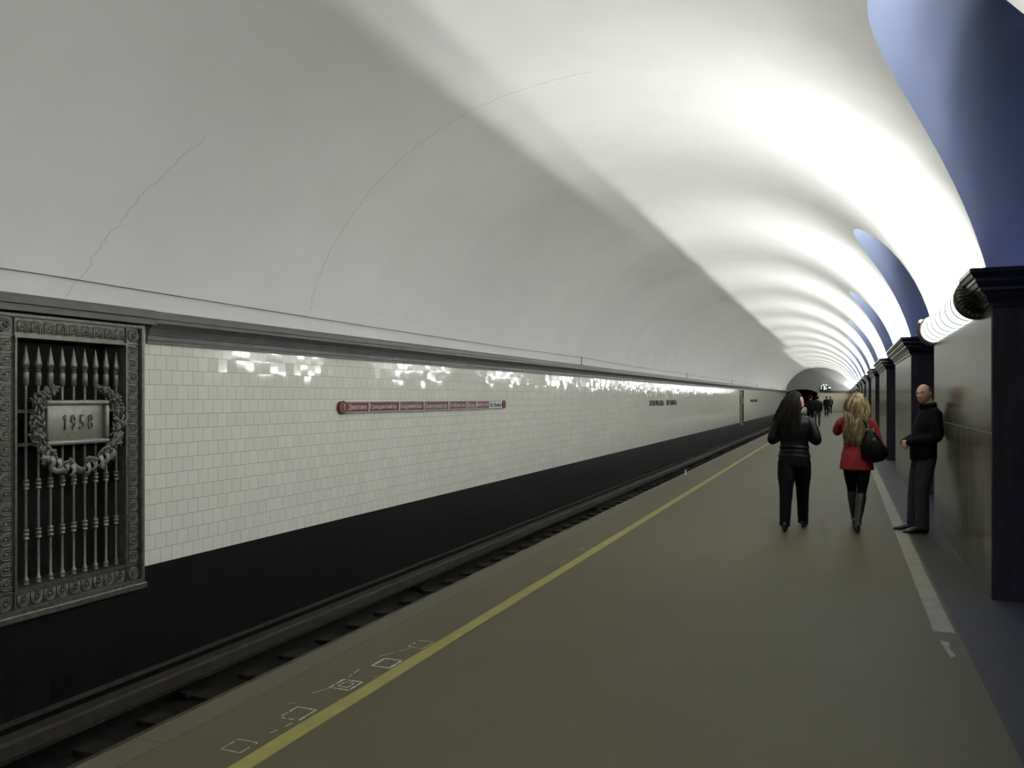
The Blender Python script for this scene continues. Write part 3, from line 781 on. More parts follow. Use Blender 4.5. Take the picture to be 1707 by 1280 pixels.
def station_name(y, length, z, h, label):
    r = on_wall('station_name_sign', y, z); tag(r, label, 'sign', 'station name letters on the track wall')
    word = 'ПЛОЩАДЬ ЛЕНИНА'; n = len(word); st = length / n
    for i, ch in enumerate(word):
        if ch == ' ': continue
        t = text_part(ch, 'letter', M['letter_dark'], r, h * (1.12 if ch in 'ЩД' else 1), st * .66, .02); t.location = (st * (i + .5), -.004, -(h * .06 if ch in 'ЩД' else 0))
    return r
station_name(29.55, 5.3, 1.425, .20, 'dark raised letters ПЛОЩАДЬ ЛЕНИНА on the white tiles, the nearer set')
station_name(64.7, 5.3, 1.40, .20, 'dark raised letters ПЛОЩАДЬ ЛЕНИНА on the tiles beyond the far grille')

# ------------------------------------------------------------------ cable above the cornice
root = empty('wall_cable', (WX + .05, 0, 2.49)); tag(root, 'thin dark cable strung along the vault just above the wall cornice', 'cable')
b = MB(); pts = []
hooks = [5.2, 21.0, 36.9, 52.9, 69, 85, 101]
for i in range(240):
    y = -4 + i * .46; sag = min(abs(y - h) for h in hooks) / 8.0; pts.append((.02, y, .195 - .03 * sag * (2 - sag)))
b.loft(pts, [.0042] * len(pts), n=5, cap=False); b.build('cable_line', M['cable'], root, smooth=True)
for h in hooks[1:]:
    b = MB(); b.tube([(.02, h, -.01), (.02, h, .20)], .009, 8); b.tube([(.02, h - .05, .20), (.02, h + .05, .20)], .008, 6); b.bbox((-.02, h - .05, -.02), (.05, h + .05, -.005), .003); b.build('cable_hook', M['cable'], root, smooth=True, angle=40)

# ------------------------------------------------------------------ lamp cluster and boards on the end wall
root = empty('wall_lamp_cluster', (-1.95, YEND - .25, 2.46)); tag(root, 'cluster of small bright lamps and boxes above the far end wall', 'light fixture')
b = MB(); b.bbox((-.62, .1, .0), (.62, .22, .50), .03); b.bbox((-.30, .0, .0), (.34, .12, .30), .02); b.build('housing', M['letter_dark'], root)
lampm = emis('small lit lamp', (.95, 1, 1), 1.6)
b = MB(); b.tube([(-.5, .12, .6), (-.45, .14, .72), (.2, .14, .74), (.2, .16, .4)], .02, 6); b.tube([(-.18, .14, .3), (-.18, .14, .73)], .02, 6); b.build('lamp_arm', M['letter_dark'], root, smooth=True)
for (xx, zz, rx, rz) in ((-.18, .72, .07, .07), (.12, .70, .08, .06), (-.42, .58, .06, .06), (-.10, .46, .06, .12), (.08, .28, .05, .14), (-.12, .22, .06, .10), (.48, .36, .13, .07), (-.46, .30, .05, .08)):
    b = MB(); b.ellipsoid((xx, -.06, zz), (rx, .05, rz), nu=12, nv=8); b.build('lamp_globe', lampm, root, smooth=True)

# ------------------------------------------------------------------ people
def fabric(name, c1, c2, rough=.85, scale=14, bump=.35, spec=.25, metal=0): return simple(name, c1, c2, scale, rough, metal, bump, .012, spec)
M['skin'] = simple('skin', (.42, .25, .18), (.47, .29, .21), 9, .5, bump=.03, spec=.35)
M['skin_old'] = simple('older skin', (.40, .215, .155), (.50, .285, .21), 16, .5, bump=.15, spec=.35)
M['black_leather'] = fabric('black leather', (.003, .003, .0033), (.005, .005, .0055), .45, 9, .6, .15)
M['black_cloth'] = fabric('black cloth', (.003, .003, .004), (.006, .006, .007), spec=.1)
M['dark_jeans'] = fabric('dark denim', (.003, .003, .005), (.006, .006, .009), spec=.1)
M['slate'] = fabric('slate grey trousers', (.020, .021, .026), (.028, .030, .036))
M['red_wool'] = fabric('red wool', (.20, .018, .018), (.27, .026, .024), .8, 10, .3)
M['boot'] = simple('dark brown leather boots', (.012, .009, .008), (.020, .015, .013), 12, .4, spec=.5)
M['shoe'] = simple('black shoe leather', (.012, .012, .012), (.022, .021, .02), 12, .4, spec=.5)
M['hair_dark'] = simple('dark brown hair', (.004, .003, .002), (.014, .009, .006), 40, .75, bump=.5, spec=.12)
M['hair_blonde'] = [simple('dark ash blonde hair', (.055, .038, .018), (.10, .072, .034), 30, .6, bump=.5, spec=.2),
    simple('mid blonde hair', (.17, .125, .052), (.25, .19, .08), 30, .6, bump=.5, spec=.2), simple('light blonde hair', (.32, .26, .13), (.42, .35, .19), 30, .6, bump=.5, spec=.25)]
M['hair_grey'] = simple('short grey hair', (.09, .07, .058), (.16, .135, .115), 60, .8, bump=.6)
M['eye'] = simple('eyeball', (.25, .22, .20), (.29, .26, .23), 5, .3, bump=0)
M['iris'] = simple('dark iris', (.02, .015, .01), (.03, .02, .015), 5, .2, bump=0)
M['pale_bag'] = simple('white plastic bag', (.62, .62, .56), (.72, .72, .66), 10, .45, bump=.6)
M['brass'] = simple('pale gold buckle', (.6, .52, .32), (.7, .62, .4), 10, .25, .9, bump=0)
M['pale_jeans'] = fabric('grey blue jeans', (.06, .062, .075), (.085, .088, .105))

def head(mb, c, yaw=0.0, tilt=0.0, sc=1.0, old=False):
    """head of about 23 cm; local +Y is the face; returns placement matrix"""
    R = Matrix.Rotation(yaw, 3, 'Z') @ Matrix.Rotation(tilt, 3, 'X'); c = Vector(c)
    bm = bmesh.new(); bmesh.ops.create_uvsphere(bm, u_segments=56, v_segments=44, radius=1)
    g = lambda v, m, s_: math.exp(-((v - m) / s_) ** 2)
    for v in bm.verts:
        x, y, z = v.co
        px, py, pz = x * .076, y * .097, z * .118
        if z < 0:
            k = (-z) ** 1.3; px *= 1 - (.20 if old else .34) * k; py = py * (1 - .30 * k) + .022 * k
        else: px *= 1 + .03 * math.sin(z * PI)
        if y < 0 and z < -.1: py *= 1 - .25 * min(1, (-z - .1))
        if y > .1:
            f = min(1, (y - .1) / .35)
            ax = abs(x)
            py += f * (.024 * g(x, 0, .15) * g(z, -.22, .13) + .012 * g(x, 0, .12) * g(z, -.02, .2))       # nose
            py += f * (-.013 * g(ax, .36, .17) * g(z, .06, .12))                                            # sockets
            py += f * (.007 * g(z, .24, .09) * g(ax, .3, .3))                                               # brow
            py += f * (.005 * g(ax, .52, .18) * g(z, -.20, .16))                                            # cheekbones
            py += f * (.0065 * g(x, 0, .26) * (g(z, -.47, .05) + g(z, -.60, .06)) - .004 * g(x, 0, .3) * g(z, -.535, .03))  # lips
            py += f * (.010 * g(x, 0, .3) * g(z, -.86, .13) - .004 * g(x, 0, .4) * g(z, -.70, .06))         # chin
            if old: py += f * (.010 * g(x, 0, .17) * g(z, -.20, .15) + .006 * g(z, .24, .08) * g(ax, .3, .3) - .006 * g(ax, .36, .15) * g(z, .05, .09)) + f *  f * (-.004 * g(ax - .3 - (-.2 - z) * .35, 0, .05) * g(z, -.42, .2))
        v.co = c + R @ (Vector((px, py, pz)) * sc)
    mb.addbm(bm); bm.free()
    P = lambda p: c + R @ (Vector(p) * sc)
    for sd in (-1, 1):
        mb.loft([P((sd * .076, -.002, -.030)), P((sd * .083, -.010, -.002)), P((sd * .084, -.014, .022))], [(.007, .011), (.009, .020), (.008, .016)], ref=R @ Vector((1, 0, 0)), n=10, sub=3)
        mb.ellipsoid(P((sd * .012, .103, -.034)), (.008, .009, .007), nu=8, nv=6)
    for sd in (-1, 1):      # lids
        mb.ellipsoid(P((sd * .030, .0795 if old else .083, .0165)), (.0165, .0095, .0068), rot=R, nu=12, nv=8)
        mb.ellipsoid(P((sd * .030, .0795 if old else .083, -.0045)), (.015, .0085, .005), rot=R, nu=12, nv=8)
    return P, R
def eyes(parent, P, R, sc=1.0):
    for sd in (-1, 1):
        b = MB(); b.mi = 0; b.ellipsoid(P((sd * .030, .0745, .006)), (.0122 * sc, .0122 * sc, .0105 * sc), nu=14, nv=10)
        b.mi = 1; b.ellipsoid(P((sd * .030, .0835, .006)), (.0062 * sc, .0048 * sc, .0062 * sc), rot=R, nu=10, nv=8)
        b.build('eye', [M['eye'], M['iris']], parent, smooth=True)
def hand(mb, wrist, d, palm, curl=.6, side=1, s=1.0):
    """wrist point, direction of the fingers d, palm = normal out of the palm, side = +1 when the thumb is on d x palm side"""
    d = Vector(d).normalized(); palm = Vector(palm); palm = (palm - d * palm.dot(d)).normalized(); w_ = d.cross(palm) * side
    wrist = Vector(wrist)
    mb.loft([wrist - d * .02, wrist + d * .02 * s, wrist + d * .055 * s, wrist + d * .088 * s], [(.024 * s, .018 * s), (.032 * s, .016 * s), (.040 * s, .014 * s), (.038 * s, .011 * s)], ref=w_, n=14, sub=3)
    for i, L in enumerate((.070, .078, .073, .058)):
        off = (.0295 - .0197 * i) * s; base = wrist + d * (.082 - .003 * abs(i - 1)) * s + w_ * off
        pts = [base]; a = 0; dd = d
        for q, fr in enumerate((.42, .32, .26)):
            a = curl * (.45 + .55 * q); dd = (d * math.cos(a) + palm * math.sin(a)).normalized(); pts.append(pts[-1] + dd * L * fr * s)
        mb.loft(pts, [.0088 * s, .0084 * s, .0078 * s, .0066 * s], n=9, sub=3)
    tb = wrist + d * .022 * s + w_ * .028 * s
    t1 = tb + (d * .6 + w_ * .7 + palm * .25).normalized() * .036 * s; t2 = t1 + (d * .85 + w_ * .25 + palm * .45).normalized() * .03 * s
    mb.loft([tb, t1, t2], [.0125 * s, .0105 * s, .008 * s], n=9, sub=3)
def shoe_mesh(ankle, toe_dir, length, width=.045, heel=0.0, pitch=0.0, shaft=0.0, knee=None, shaft_r=.05, pointed=False):
    """shoe whose sole starts at z = 0 under the ankle; with shaft it becomes a boot"""
    b = MB(); a = Vector(ankle); f = Vector((toe_dir[0], toe_dir[1], 0)).normalized(); g = Vector((a.x, a.y, 0))
    hl = heel
    def S(t, up, zz): return g + f * t + Vector((0, 0, zz + max(0, -t) * 0))
    L = length; tw = .6 if pointed else .85
    pts = [S(-.055, 0, .038 + hl), S(0, 0, .045 + hl), S(L * .30, 0, .042 + hl * .55), S(L * .52, 0, .030), S(L * .66, 0, .024), S(L * .76, 0, .018)]
    rad = [(width * .62, .034), (width * .72, .044), (width * .85, .038), (width, .029), (width * tw, .021), (width * tw * .5, .013)]
    b.loft(pts, rad, ref=f.cross(Vector((0, 0, 1))), n=14, sub=4)
    if heel > .02: b.loft([g - f * .04 + Vector((0, 0, .004)), g - f * .045 + Vector((0, 0, hl * .6)), g - f * .035 + Vector((0, 0, hl + .02))], [.012, .014, .026], ref=(1, 0, 0), n=10, cap=False)
    else: b.loft([g - f * .05 + Vector((0, 0, .008)), g + f * L * .2 + Vector((0, 0, .008)), g + f * L * .6 + Vector((0, 0, .008)), g + f * L * .74 + Vector((0, 0, .008))], [(width * .7, .008), (width * .6, .008), (width * 1.02, .008), (width * .6, .008)], ref=f.cross(Vector((0, 0, 1))), n=10, sub=3)
    if knee is not None:
        k = Vector(knee); b.loft([g + Vector((0, 0, .05 + hl)), a.lerp(k, .12) , a.lerp(k, .5), a.lerp(k, .78), a.lerp(k, .95)], [(.040, .048), (.038, .042), (.052, .056), (.060, .062), (.056, .058)], n=18, sub=4, cap=False)
    return b
def rings_loft(b, rings, n=26):
    b.loft([(cx, cy, z) for (z, cx, cy, rx, ry) in rings], [(rx, ry) for (z, cx, cy, rx, ry) in rings], ref=(1, 0, 0), n=n, sub=5, cap=False)
def locks(spec, rnd, center, R, n, mat, parent, cap_only=False, base=None):
    """hair: a close cap on the skull plus tapering wavy locks"""
    b = MB(); c = Vector(center)
    bm = bmesh.new(); bmesh.ops.create_uvsphere(bm, u_segments=32, v_segments=24, radius=1)
    for v in bm.verts:
        x, y, z = v.co
        front = max(0, y - .05); k = 1.0 if (y < .45 or z > .45) else .80
        if z < -.3 and y > -.1: k = .8
        r = 1 + .02 * math.sin(x * 23 + z * 9)
        v.co = c + R @ Vector((x * .087 * k * r, y * .106 * k * r - .006, z * .126 * k + .008))
    b.addbm(bm); bm.free()
    for i in range(n): spec(b, i, rnd, c, R)
    return b.build('hair', mat, parent, smooth=True)

# woman in a black leather jacket, seen from behind, head turned to the right
def woman_dark():
    root = empty('person', (-.555, 10.77, 0), 0.0)
    tag(root, 'woman with windblown dark hair, black leather jacket and black trousers, walking away', 'person')
    hL, hR = V(-.090, -.01, .86), V(.090, .01, .86); kL, kR = V(-.092, -.09, .46), V(.090, .14, .47); aL, aR = V(-.100, -.20, .10), V(.092, .235, .09)
    sL, sR = V(-.175, 0, 1.36), V(.175, 0, 1.36); eL, eR = V(-.262, -.03, 1.10), V(.262, -.03, 1.10); wL, wR = V(-.16, .24, 1.13), V(.14, .24, 1.13)
    b = MB()
    rings_loft(b, [(.80, 0, 0, .13, .09), (.92, 0, 0, .165, .105), (1.06, 0, .005, .125, .085), (1.22, 0, .005, .14, .095), (1.35, 0, -.005, .125, .06), (1.41, 0, -.005, .07, .05), (1.50, 0, .005, .048, .05), (1.55, 0, .012, .046, .05)])
    for (h, k, a) in ((hL, kL, aL), (hR, kR, aR)): b.loft([h, h.lerp(k, .5), k, k.lerp(a, .35), a], [.078, .066, .048, .05, .034], n=16, sub=4); b.loft([a, a + V(0, .02, -.045), a + V(0, .10, -.072)], [(.034, .034), (.028, .024), (.026, .010)], n=12, sub=3)
    for (s_, e, w_) in ((sL, eL, wL), (sR, eR, wR)): b.loft([V(s_.x * .72, s_.y, s_.z - .06), s_.lerp(e, .45), e, e.lerp(w_, .5), w_], [.042, .036, .03, .028, .021], n=14, sub=4)
    P, R = head(b, (.012, .02, 1.565), yaw=-1.08, tilt=-.12)
    hand(b, wL, (.75, .62, .1), (.2, -.3, -1), .9, -1); hand(b, wR, (-.72, .65, .1), (-.2, -.3, -1), .9, 1)
    body = b.build('body', M['skin'], root, voxel=.0055)
    eyes(root, P, R)
    b = MB()
    rings_loft(b, [(.845, 0, -.005, .188, .135), (.90, 0, -.005, .186, .132), (1.0, 0, 0, .168, .118), (1.08, 0, 0, .165, .115), (1.20, 0, -.008, .188, .125), (1.30, 0, -.012, .192, .118), (1.37, 0, -.01, .165, .095), (1.42, 0, -.005, .085, .065)], 30)
    for (s_, e, w_) in ((sL, eL, wL), (sR, eR, wR)): b.loft([V(s_.x * .72, s_.y, s_.z - .012), s_ + V(0, 0, -.045), s_.lerp(e, .5), e, e.lerp(w_, .55), w_], [.052, .066, .064, .058, .050, .040], n=18, sub=5)
    for zz, rx in ((.965, .171), (1.015, .172), (.905, .188)): b.loft([(rx * math.cos(t), -.002 + .119 * math.sin(t) * (rx / .168), zz + .006 * math.sin(3 * t)) for t in [2 * PI * i / 40 for i in range(40)]], [(.009, .007)] * 40, n=8, cap=False, closed=True)
    j = b.build('leather_jacket', M['black_leather'], root, voxel=.008, relax=6)
    b = MB(); b.loft([(.088 * math.cos(t), -.002 + .072 * math.sin(t), 1.425 + .012 * math.sin(t)) for t in [2 * PI * i / 28 for i in range(28)]], [(.020, .026)] * 28, n=10, cap=False, closed=True); b.build('collar', M['black_leather'], root, smooth=True)
    b = MB()
    rings_loft(b, [(.74, 0, 0, .12, .10), (.80, 0, -.005, .178, .128), (.88, 0, -.008, .186, .132), (.97, 0, 0, .16, .11)])
    for (h, k, a) in ((hL, kL, aL), (hR, kR, aR)): b.loft([h + V(0, 0, -.02), h.lerp(k, .45), k, k.lerp(a, .45), a - V(0, 0, .035)], [(.104, .118), (.105, .108), (.078, .080), (.070, .072), (.062, .068)], n=20, sub=5, cap=False)
    b.build('trousers', M['dark_jeans'], root, voxel=.009, relax=3)
    shoe_mesh(aL, (-.05, 1), .25, .042, heel=.045).build('boot', M['boot'], root, smooth=True)
    shoe_mesh(aR, (.12, 1), .25, .044, heel=.03).build('boot', M['shoe'], root, smooth=True)
    def lk(b, i, rnd, c, R):
        a = rnd.uniform(-2.05, 1.75) - 2.65              # around the back of the head in body space
        el = rnd.uniform(.1, 1.35); ca, sa = math.cos(a), math.sin(a)
        r0 = .088; p = c + V(ca * r0 * math.cos(el), sa * .10 * math.cos(el), .118 * math.sin(el))
        wind = V(-.75, -.25, 0); Ln = rnd.uniform(.22, .40); pts = [p]; n_ = 8; ph = rnd.uniform(0, 6.28); v = V(ca, sa, 0) * .7 + V(0, 0, .15)
        sp = rnd.uniform(.3, 2.6) * (1.0 if ca < .2 else .3)
        for k in range(n_):
            v = v * .62 + V(0, 0, -.55) + wind * (.13 * sp) ; st = v.normalized() * (Ln / n_)
            q = pts[-1] + st + V(math.sin(ph + k * 1.5), math.cos(ph + k * 1.3), 0) * .007
            dd = q - c; 
            if q.z > c.z - .1:
                e = math.sqrt((dd.x / .092) ** 2 + (dd.y / .112) ** 2 + (dd.z / .13) ** 2)
                if e < 1.0: q = c + dd / e
            elif abs(q.x) < .19 and q.y > -.14 and q.z < 1.42: q.y = min(q.y, -.125)
            pts.append(q)
        rr = rnd.uniform(.006, .013); b.loft(pts, [(rr * (1 - .85 * (k / n_) ** 2) , rr * .6 * (1 - .8 * (k / n_) ** 2)) for k in range(n_ + 1)], n=6)
    locks(lk, random.Random(3), (.0, .008, 1.575), R, 520, M['hair_dark'], root)
    return root
woman_dark()

# woman in a red coat, blonde, seen from behind, bag on the right shoulder
def woman_red():
    root = empty('person', (.157, 10.95, 0), 0.0)
    tag(root, 'woman with long wavy blonde hair and short red coat, walking away in tall boots', 'person')
    hL, hR = V(-.085, .02, .86), V(.085, -.01, .86); kL, kR = V(-.052, .22, .47), V(.055, -.02, .46); aL, aR = V(-.02, .22, .10), V(.012, -.17, .12)
    sL, sR = V(-.165, 0, 1.36), V(.165, 0, 1.35); eL, eR = V(-.225, .10, 1.20), V(.235, -.02, 1.08); wL, wR = V(-.10, .24, 1.38), V(.15, .22, 1.14)
    b = MB()
    rings_loft(b, [(.80, 0, 0, .12, .085), (.92, 0, 0, .15, .10), (1.06, 0, .005, .11, .08), (1.22, 0, .005, .13, .09), (1.34, 0, -.005, .115, .06), (1.40, 0, -.005, .065, .05), (1.50, 0, .005, .045, .048), (1.54, 0, .012, .044, .05)])
    for (h, k, a) in ((hL, kL, aL), (hR, kR, aR)): b.loft([h, h.lerp(k, .5), k, k.lerp(a, .35), a], [.072, .06, .045, .045, .03], n=16, sub=4)
    for (s_, e, w_) in ((sL, eL, wL), (sR, eR, wR)): b.loft([V(s_.x * .72, s_.y, s_.z - .06), s_.lerp(e, .45), e, e.lerp(w_, .5), w_], [.038, .033, .028, .026, .02], n=14, sub=4)
    P, R = head(b, (0, .03, 1.555), yaw=.12, tilt=-.10)
    hand(b, wL, (.45, .2, .85), (.6, -.7, -.2), .7, 1); hand(b, wR, (-.3, .9, .2), (-.9, -.3, 0), 1.0, 1)
    b.build('body', M['skin'], root, voxel=.0055); eyes(root, P, R)
    b = MB()
    rings_loft(b, [(.745, 0, 0, .200, .152), (.80, 0, 0, .193, .147), (.92, 0, 0, .175, .130), (1.0, 0, 0, .155, .112), (1.06, 0, .002, .142, .100), (1.16, 0, -.005, .160, .110), (1.28, 0, -.01, .176, .112), (1.36, 0, -.01, .150, .088), (1.41, 0, -.005, .080, .062)], 30)
    for (s_, e, w_) in ((sL, eL, wL), (sR, eR, wR)): b.loft([V(s_.x * .72, s_.y, s_.z - .010), s_ + V(0, 0, -.04), s_.lerp(e, .5), e, e.lerp(w_, .55), w_], [.048, .060, .059, .054, .046, .038], n=18, sub=5)
    b.build('red_coat', M['red_wool'], root, voxel=.008, relax=6)
    b = MB(); b.loft([(.146 * math.cos(t), .002 + .105 * math.sin(t), 1.06) for t in [2 * PI * i / 36 for i in range(36)]], [(.017, .006)] * 36, ref=(0, 0, 1), n=8, cap=False, closed=True); b.build('belt', M['red_wool'], root, smooth=True)
    b = MB()
    for (h, k, a) in ((hL, kL, aL), (hR, kR, aR)): b.loft([h + V(0, 0, -.02), h.lerp(k, .45), k, k.lerp(a, .35)], [(.088, .092), (.078, .082), (.054, .056), (.050, .052)], n=20, sub=5, cap=False)
    rings_loft(b, [(.76, 0, 0, .13, .1), (.84, 0, 0, .165, .12), (.94, 0, 0, .14, .1)])
    b.build('tights', M['black_cloth'], root, voxel=.009, relax=3)
    shoe_mesh(aL, (.02, 1), .24, .038, heel=.05, knee=kL, pointed=True).build('tall_boot', M['boot'], root, smooth=True)
    shoe_mesh(aR, (-.04, 1), .24, .038, heel=.05, knee=kR, pointed=True).build('tall_boot', M['boot'], root, smooth=True)
    def lk(b, i, rnd, c, R):
        a = rnd.uniform(-1.75, 1.75) - PI / 2; el = rnd.uniform(.05, 1.45); ca, sa = math.cos(a), math.sin(a)
        p = c + V(ca * .088 * math.cos(el), sa * .105 * math.cos(el), .122 * math.sin(el)); zend = rnd.uniform(1.08, 1.30); pts = [p]; n_ = 11
        Ln = (p.z - zend) + .06; ph = rnd.uniform(0, 6.28); v = V(ca, sa, 0) * .8; out = rnd.uniform(.0, .09)
        for k in range(n_):
            v = v * .55 + V(0, 0, -.6) + V(ca * .6, sa * .15, 0) * out; q = pts[-1] + v.normalized() * (Ln / n_) + V(math.sin(ph + k * 1.1), .6 * math.cos(ph + k * 1.1), 0) * .012
            if q.z < 1.5: q.x *= .965
            dd = q - c
            if q.z > c.z - .10:
                e = math.sqrt((dd.x / .093) ** 2 + (dd.y / .112) ** 2 + (dd.z / .13) ** 2)
                if e < 1.0: q = c + dd / e
            elif q.z < 1.42 and abs(q.x) < .19: q.y = min(q.y, -.120 - .02 * math.sin(ph))
            elif q.z >= 1.36: q.y = min(q.y, -.05)
            pts.append(q)
        b.mi = rnd.choice((0, 1, 1, 2)) if abs(ca) < .75 else rnd.choice((0, 0, 1))
        rr = rnd.uniform(.005, .011); b.loft(pts, [(rr * (1 - .8 * (k / n_) ** 3), rr * .65 * (1 - .8 * (k / n_) ** 3)) for k in range(n_ + 1)], n=6)
    locks(lk, random.Random(11), (0, .02, 1.560), R, 560, M['hair_blonde'], root)
    return root
woman_red()
# handbag hanging from her right shoulder
root = empty('handbag', (.335, 10.80, .90)); tag(root, 'black leather shoulder bag hanging behind the right arm of the woman in red', 'bag')
b = MB(); b.loft([(.03, 0, .0), (.02, 0, .05), (-.005, 0, .13), (-.02, .0, .22), (-.03, 0, .29), (-.035, 0, .325)], [(.13, .055), (.155, .075), (.135, .075), (.10, .055), (.065, .035), (.045, .02)], ref=(1, 0, 0), n=26, sub=4)
for i in range(9):
    x0 = -.10 + .025 * i; b.loft([(-.035 + x0 * .25, -.03, .30), (-.02 + x0 * .6, -.062, .2), (x0 * .9, -.078, .08)], [(.007, .006), (.010, .008), (.005, .004)], n=8, sub=3)
b.build('bag_body', M['black_leather'], root, voxel=.007, relax=2)
for dy in (-.022, .022):
    b = MB(); b.loft([(-.06, dy, .30), (-.075, dy + .01, .38), (-.115, .04 + dy, .475), (-.145, .14 + dy * .5, .53), (-.10, .20 + dy, .46), (-.03, .12 + dy, .36), (.0, dy, .30)], [(.011, .004)] * 7, ref=(1, 0, 0), n=8, sub=5); b.build('strap', M['black_leather'], root, smooth=True)
for (x, z) in ((-.062, .335), (-.005, .335), (.01, .22)):
    b = MB(); b.loft([(x + .016 * math.cos(t), -.045 if z > .3 else -.066, z + .016 * math.sin(t)) for t in [2 * PI * i / 14 for i in range(14)]], [.0045] * 14, n=6, cap=False, closed=True); b.build('buckle', M['brass'], root, smooth=True)

# man leaning back on the nearest pylon
def man():
    root = empty('person', (.885, 11.15, 0), math.radians(104))
    tag(root, 'balding man in black jacket leaning back on the nearest pylon, hands at waist', 'person')
    # local +Y = where the chest points, -X = his left (towards the camera)
    hL, hR = V(-.09, -.03, .92), V(.09, -.03, .92); kL, kR = V(-.10, .03, .50), V(.10, .04, .50); aL, aR = V(-.11, .03, .10), V(.10, .06, .10)
    sL, sR = V(-.19, -.10, 1.46), V(.19, -.10, 1.46); eL, eR = V(-.25, -.09, 1.16), V(.25, -.07, 1.17); wL, wR = V(-.07, .17, 1.08), V(.08, .18, 1.07)
    b = MB()
    rings_loft(b, [(.86, 0, -.02, .13, .095), (.98, 0, -.03, .155, .11), (1.10, 0, -.03, .15, .11), (1.28, 0, -.06, .165, .11), (1.44, 0, -.09, .14, .07), (1.50, 0, -.09, .08, .06), (1.58, 0, -.07, .055, .058), (1.62, 0, -.06, .055, .06)])
    for (h, k, a) in ((hL, kL, aL), (hR, kR, aR)): b.loft([h, h.lerp(k, .5), k, k.lerp(a, .35), a], [.08, .07, .052, .052, .036], n=16, sub=4); b.loft([a, a + V(0, .02, -.05), a + V(0, .10, -.074)], [(.036, .034), (.028, .024), (.026, .010)], n=12, sub=3)
    for (s_, e, w_) in ((sL, eL, wL), (sR, eR, wR)): b.loft([V(s_.x * .72, s_.y, s_.z - .06), s_.lerp(e, .45), e, e.lerp(w_, .5), w_], [.048, .042, .035, .032, .025], n=14, sub=4)
    P, R = head(b, (-.015, -.02, 1.665), yaw=math.radians(42), tilt=-.06, sc=1.0, old=True)
    hand(b, wL, (.88, .40, -.20), (.3, -1, 0), .75, 1, 1.08); hand(b, wR, (-.88, .42, -.15), (-.3, -1, 0), .75, -1, 1.08)
    b.build('body', M['skin_old'], root, voxel=.005, relax=1)
    eyes(root, P, R)
    for sd in (-1, 1):
        b = MB(); b.loft([P((sd * .012, .092, .030)), P((sd * .030, .092, .037)), P((sd * .050, .078, .030))], [(.005, .004), (.006, .005), (.003, .003)], n=8, sub=3); b.build('eyebrow', M['hair_grey'], root, smooth=True)
    b = MB(); bm = bmesh.new(); bmesh.ops.create_uvsphere(bm, u_segments=90, v_segments=64, radius=1)
    for v in list(bm.verts):
        x, y, z = v.co
        keep = -.42 < z < .66 + .2 * max(0, -y) and y < .16 - .35 * max(0, -z) * 2
        if not keep: v.tag = True
        v.co = P((x * .0795, y * .101, z * .121))
    bmesh.ops.delete(bm, geom=[v for v in bm.verts if v.tag], context='VERTS'); b.addbm(bm); bm.free()
    h = b.build('hair', M['hair_grey'], root, smooth=True); md = h.modifiers.new('s', 'SOLIDIFY'); md.thickness = .004; md.offset = 0
    b = MB()
    rings_loft(b, [(.865, 0, -.02, .190, .142), (.95, 0, -.02, .192, .145), (1.08, 0, -.02, .190, .145), (1.22, 0, -.045, .200, .142), (1.36, 0, -.075, .212, .130), (1.45, 0, -.09, .190, .105), (1.51, 0, -.085, .10, .078)], 30)
    for (s_, e, w_) in ((sL, eL, wL), (sR, eR, wR)): b.loft([V(s_.x * .70, s_.y, s_.z - .012), s_ + V(0, 0, -.05), s_.lerp(e, .5), e, e.lerp(w_, .55), w_ - (w_ - e).normalized() * .01], [.056, .074, .071, .064, .056, .046], n=18, sub=5)
    b.build('jacket', M['black_cloth'], root, voxel=.008, relax=6)
    b = MB(); b.loft([(.088 * math.cos(t), -.075 + .078 * math.sin(t), 1.525 + .012 * math.sin(-t)) for t in [2 * PI * i / 28 for i in range(28)]], [(.020, .034)] * 28, n=10, cap=False, closed=True); b.build('collar', M['black_cloth'], root, smooth=True)
    b = MB(); b.bbox((-.262, -.10, 1.28), (-.256, -.05, 1.32), .002); b.build('sleeve_badge', M['slate'], root)
    b = MB()
    rings_loft(b, [(.80, 0, -.02, .13, .10), (.88, 0, -.025, .178, .132), (.98, 0, -.03, .17, .125)])
    for (h, k, a) in ((hL, kL, aL), (hR, kR, aR)): b.loft([h + V(0, 0, -.02), h.lerp(k, .45), k, k.lerp(a, .5), a - V(0, 0, .055)], [(.102, .112), (.092, .100), (.074, .082), (.070, .080), (.066, .078)], n=20, sub=5, cap=False)
    b.build('trousers', M['slate'], root, voxel=.009, relax=3)
    shoe_mesh(aL, (-.12, 1), .29, .048).build('shoe', M['shoe'], root, smooth=True)
    shoe_mesh(aR, (.10, 1), .29, .048).build('shoe', M['shoe'], root, smooth=True)
    return root
man()

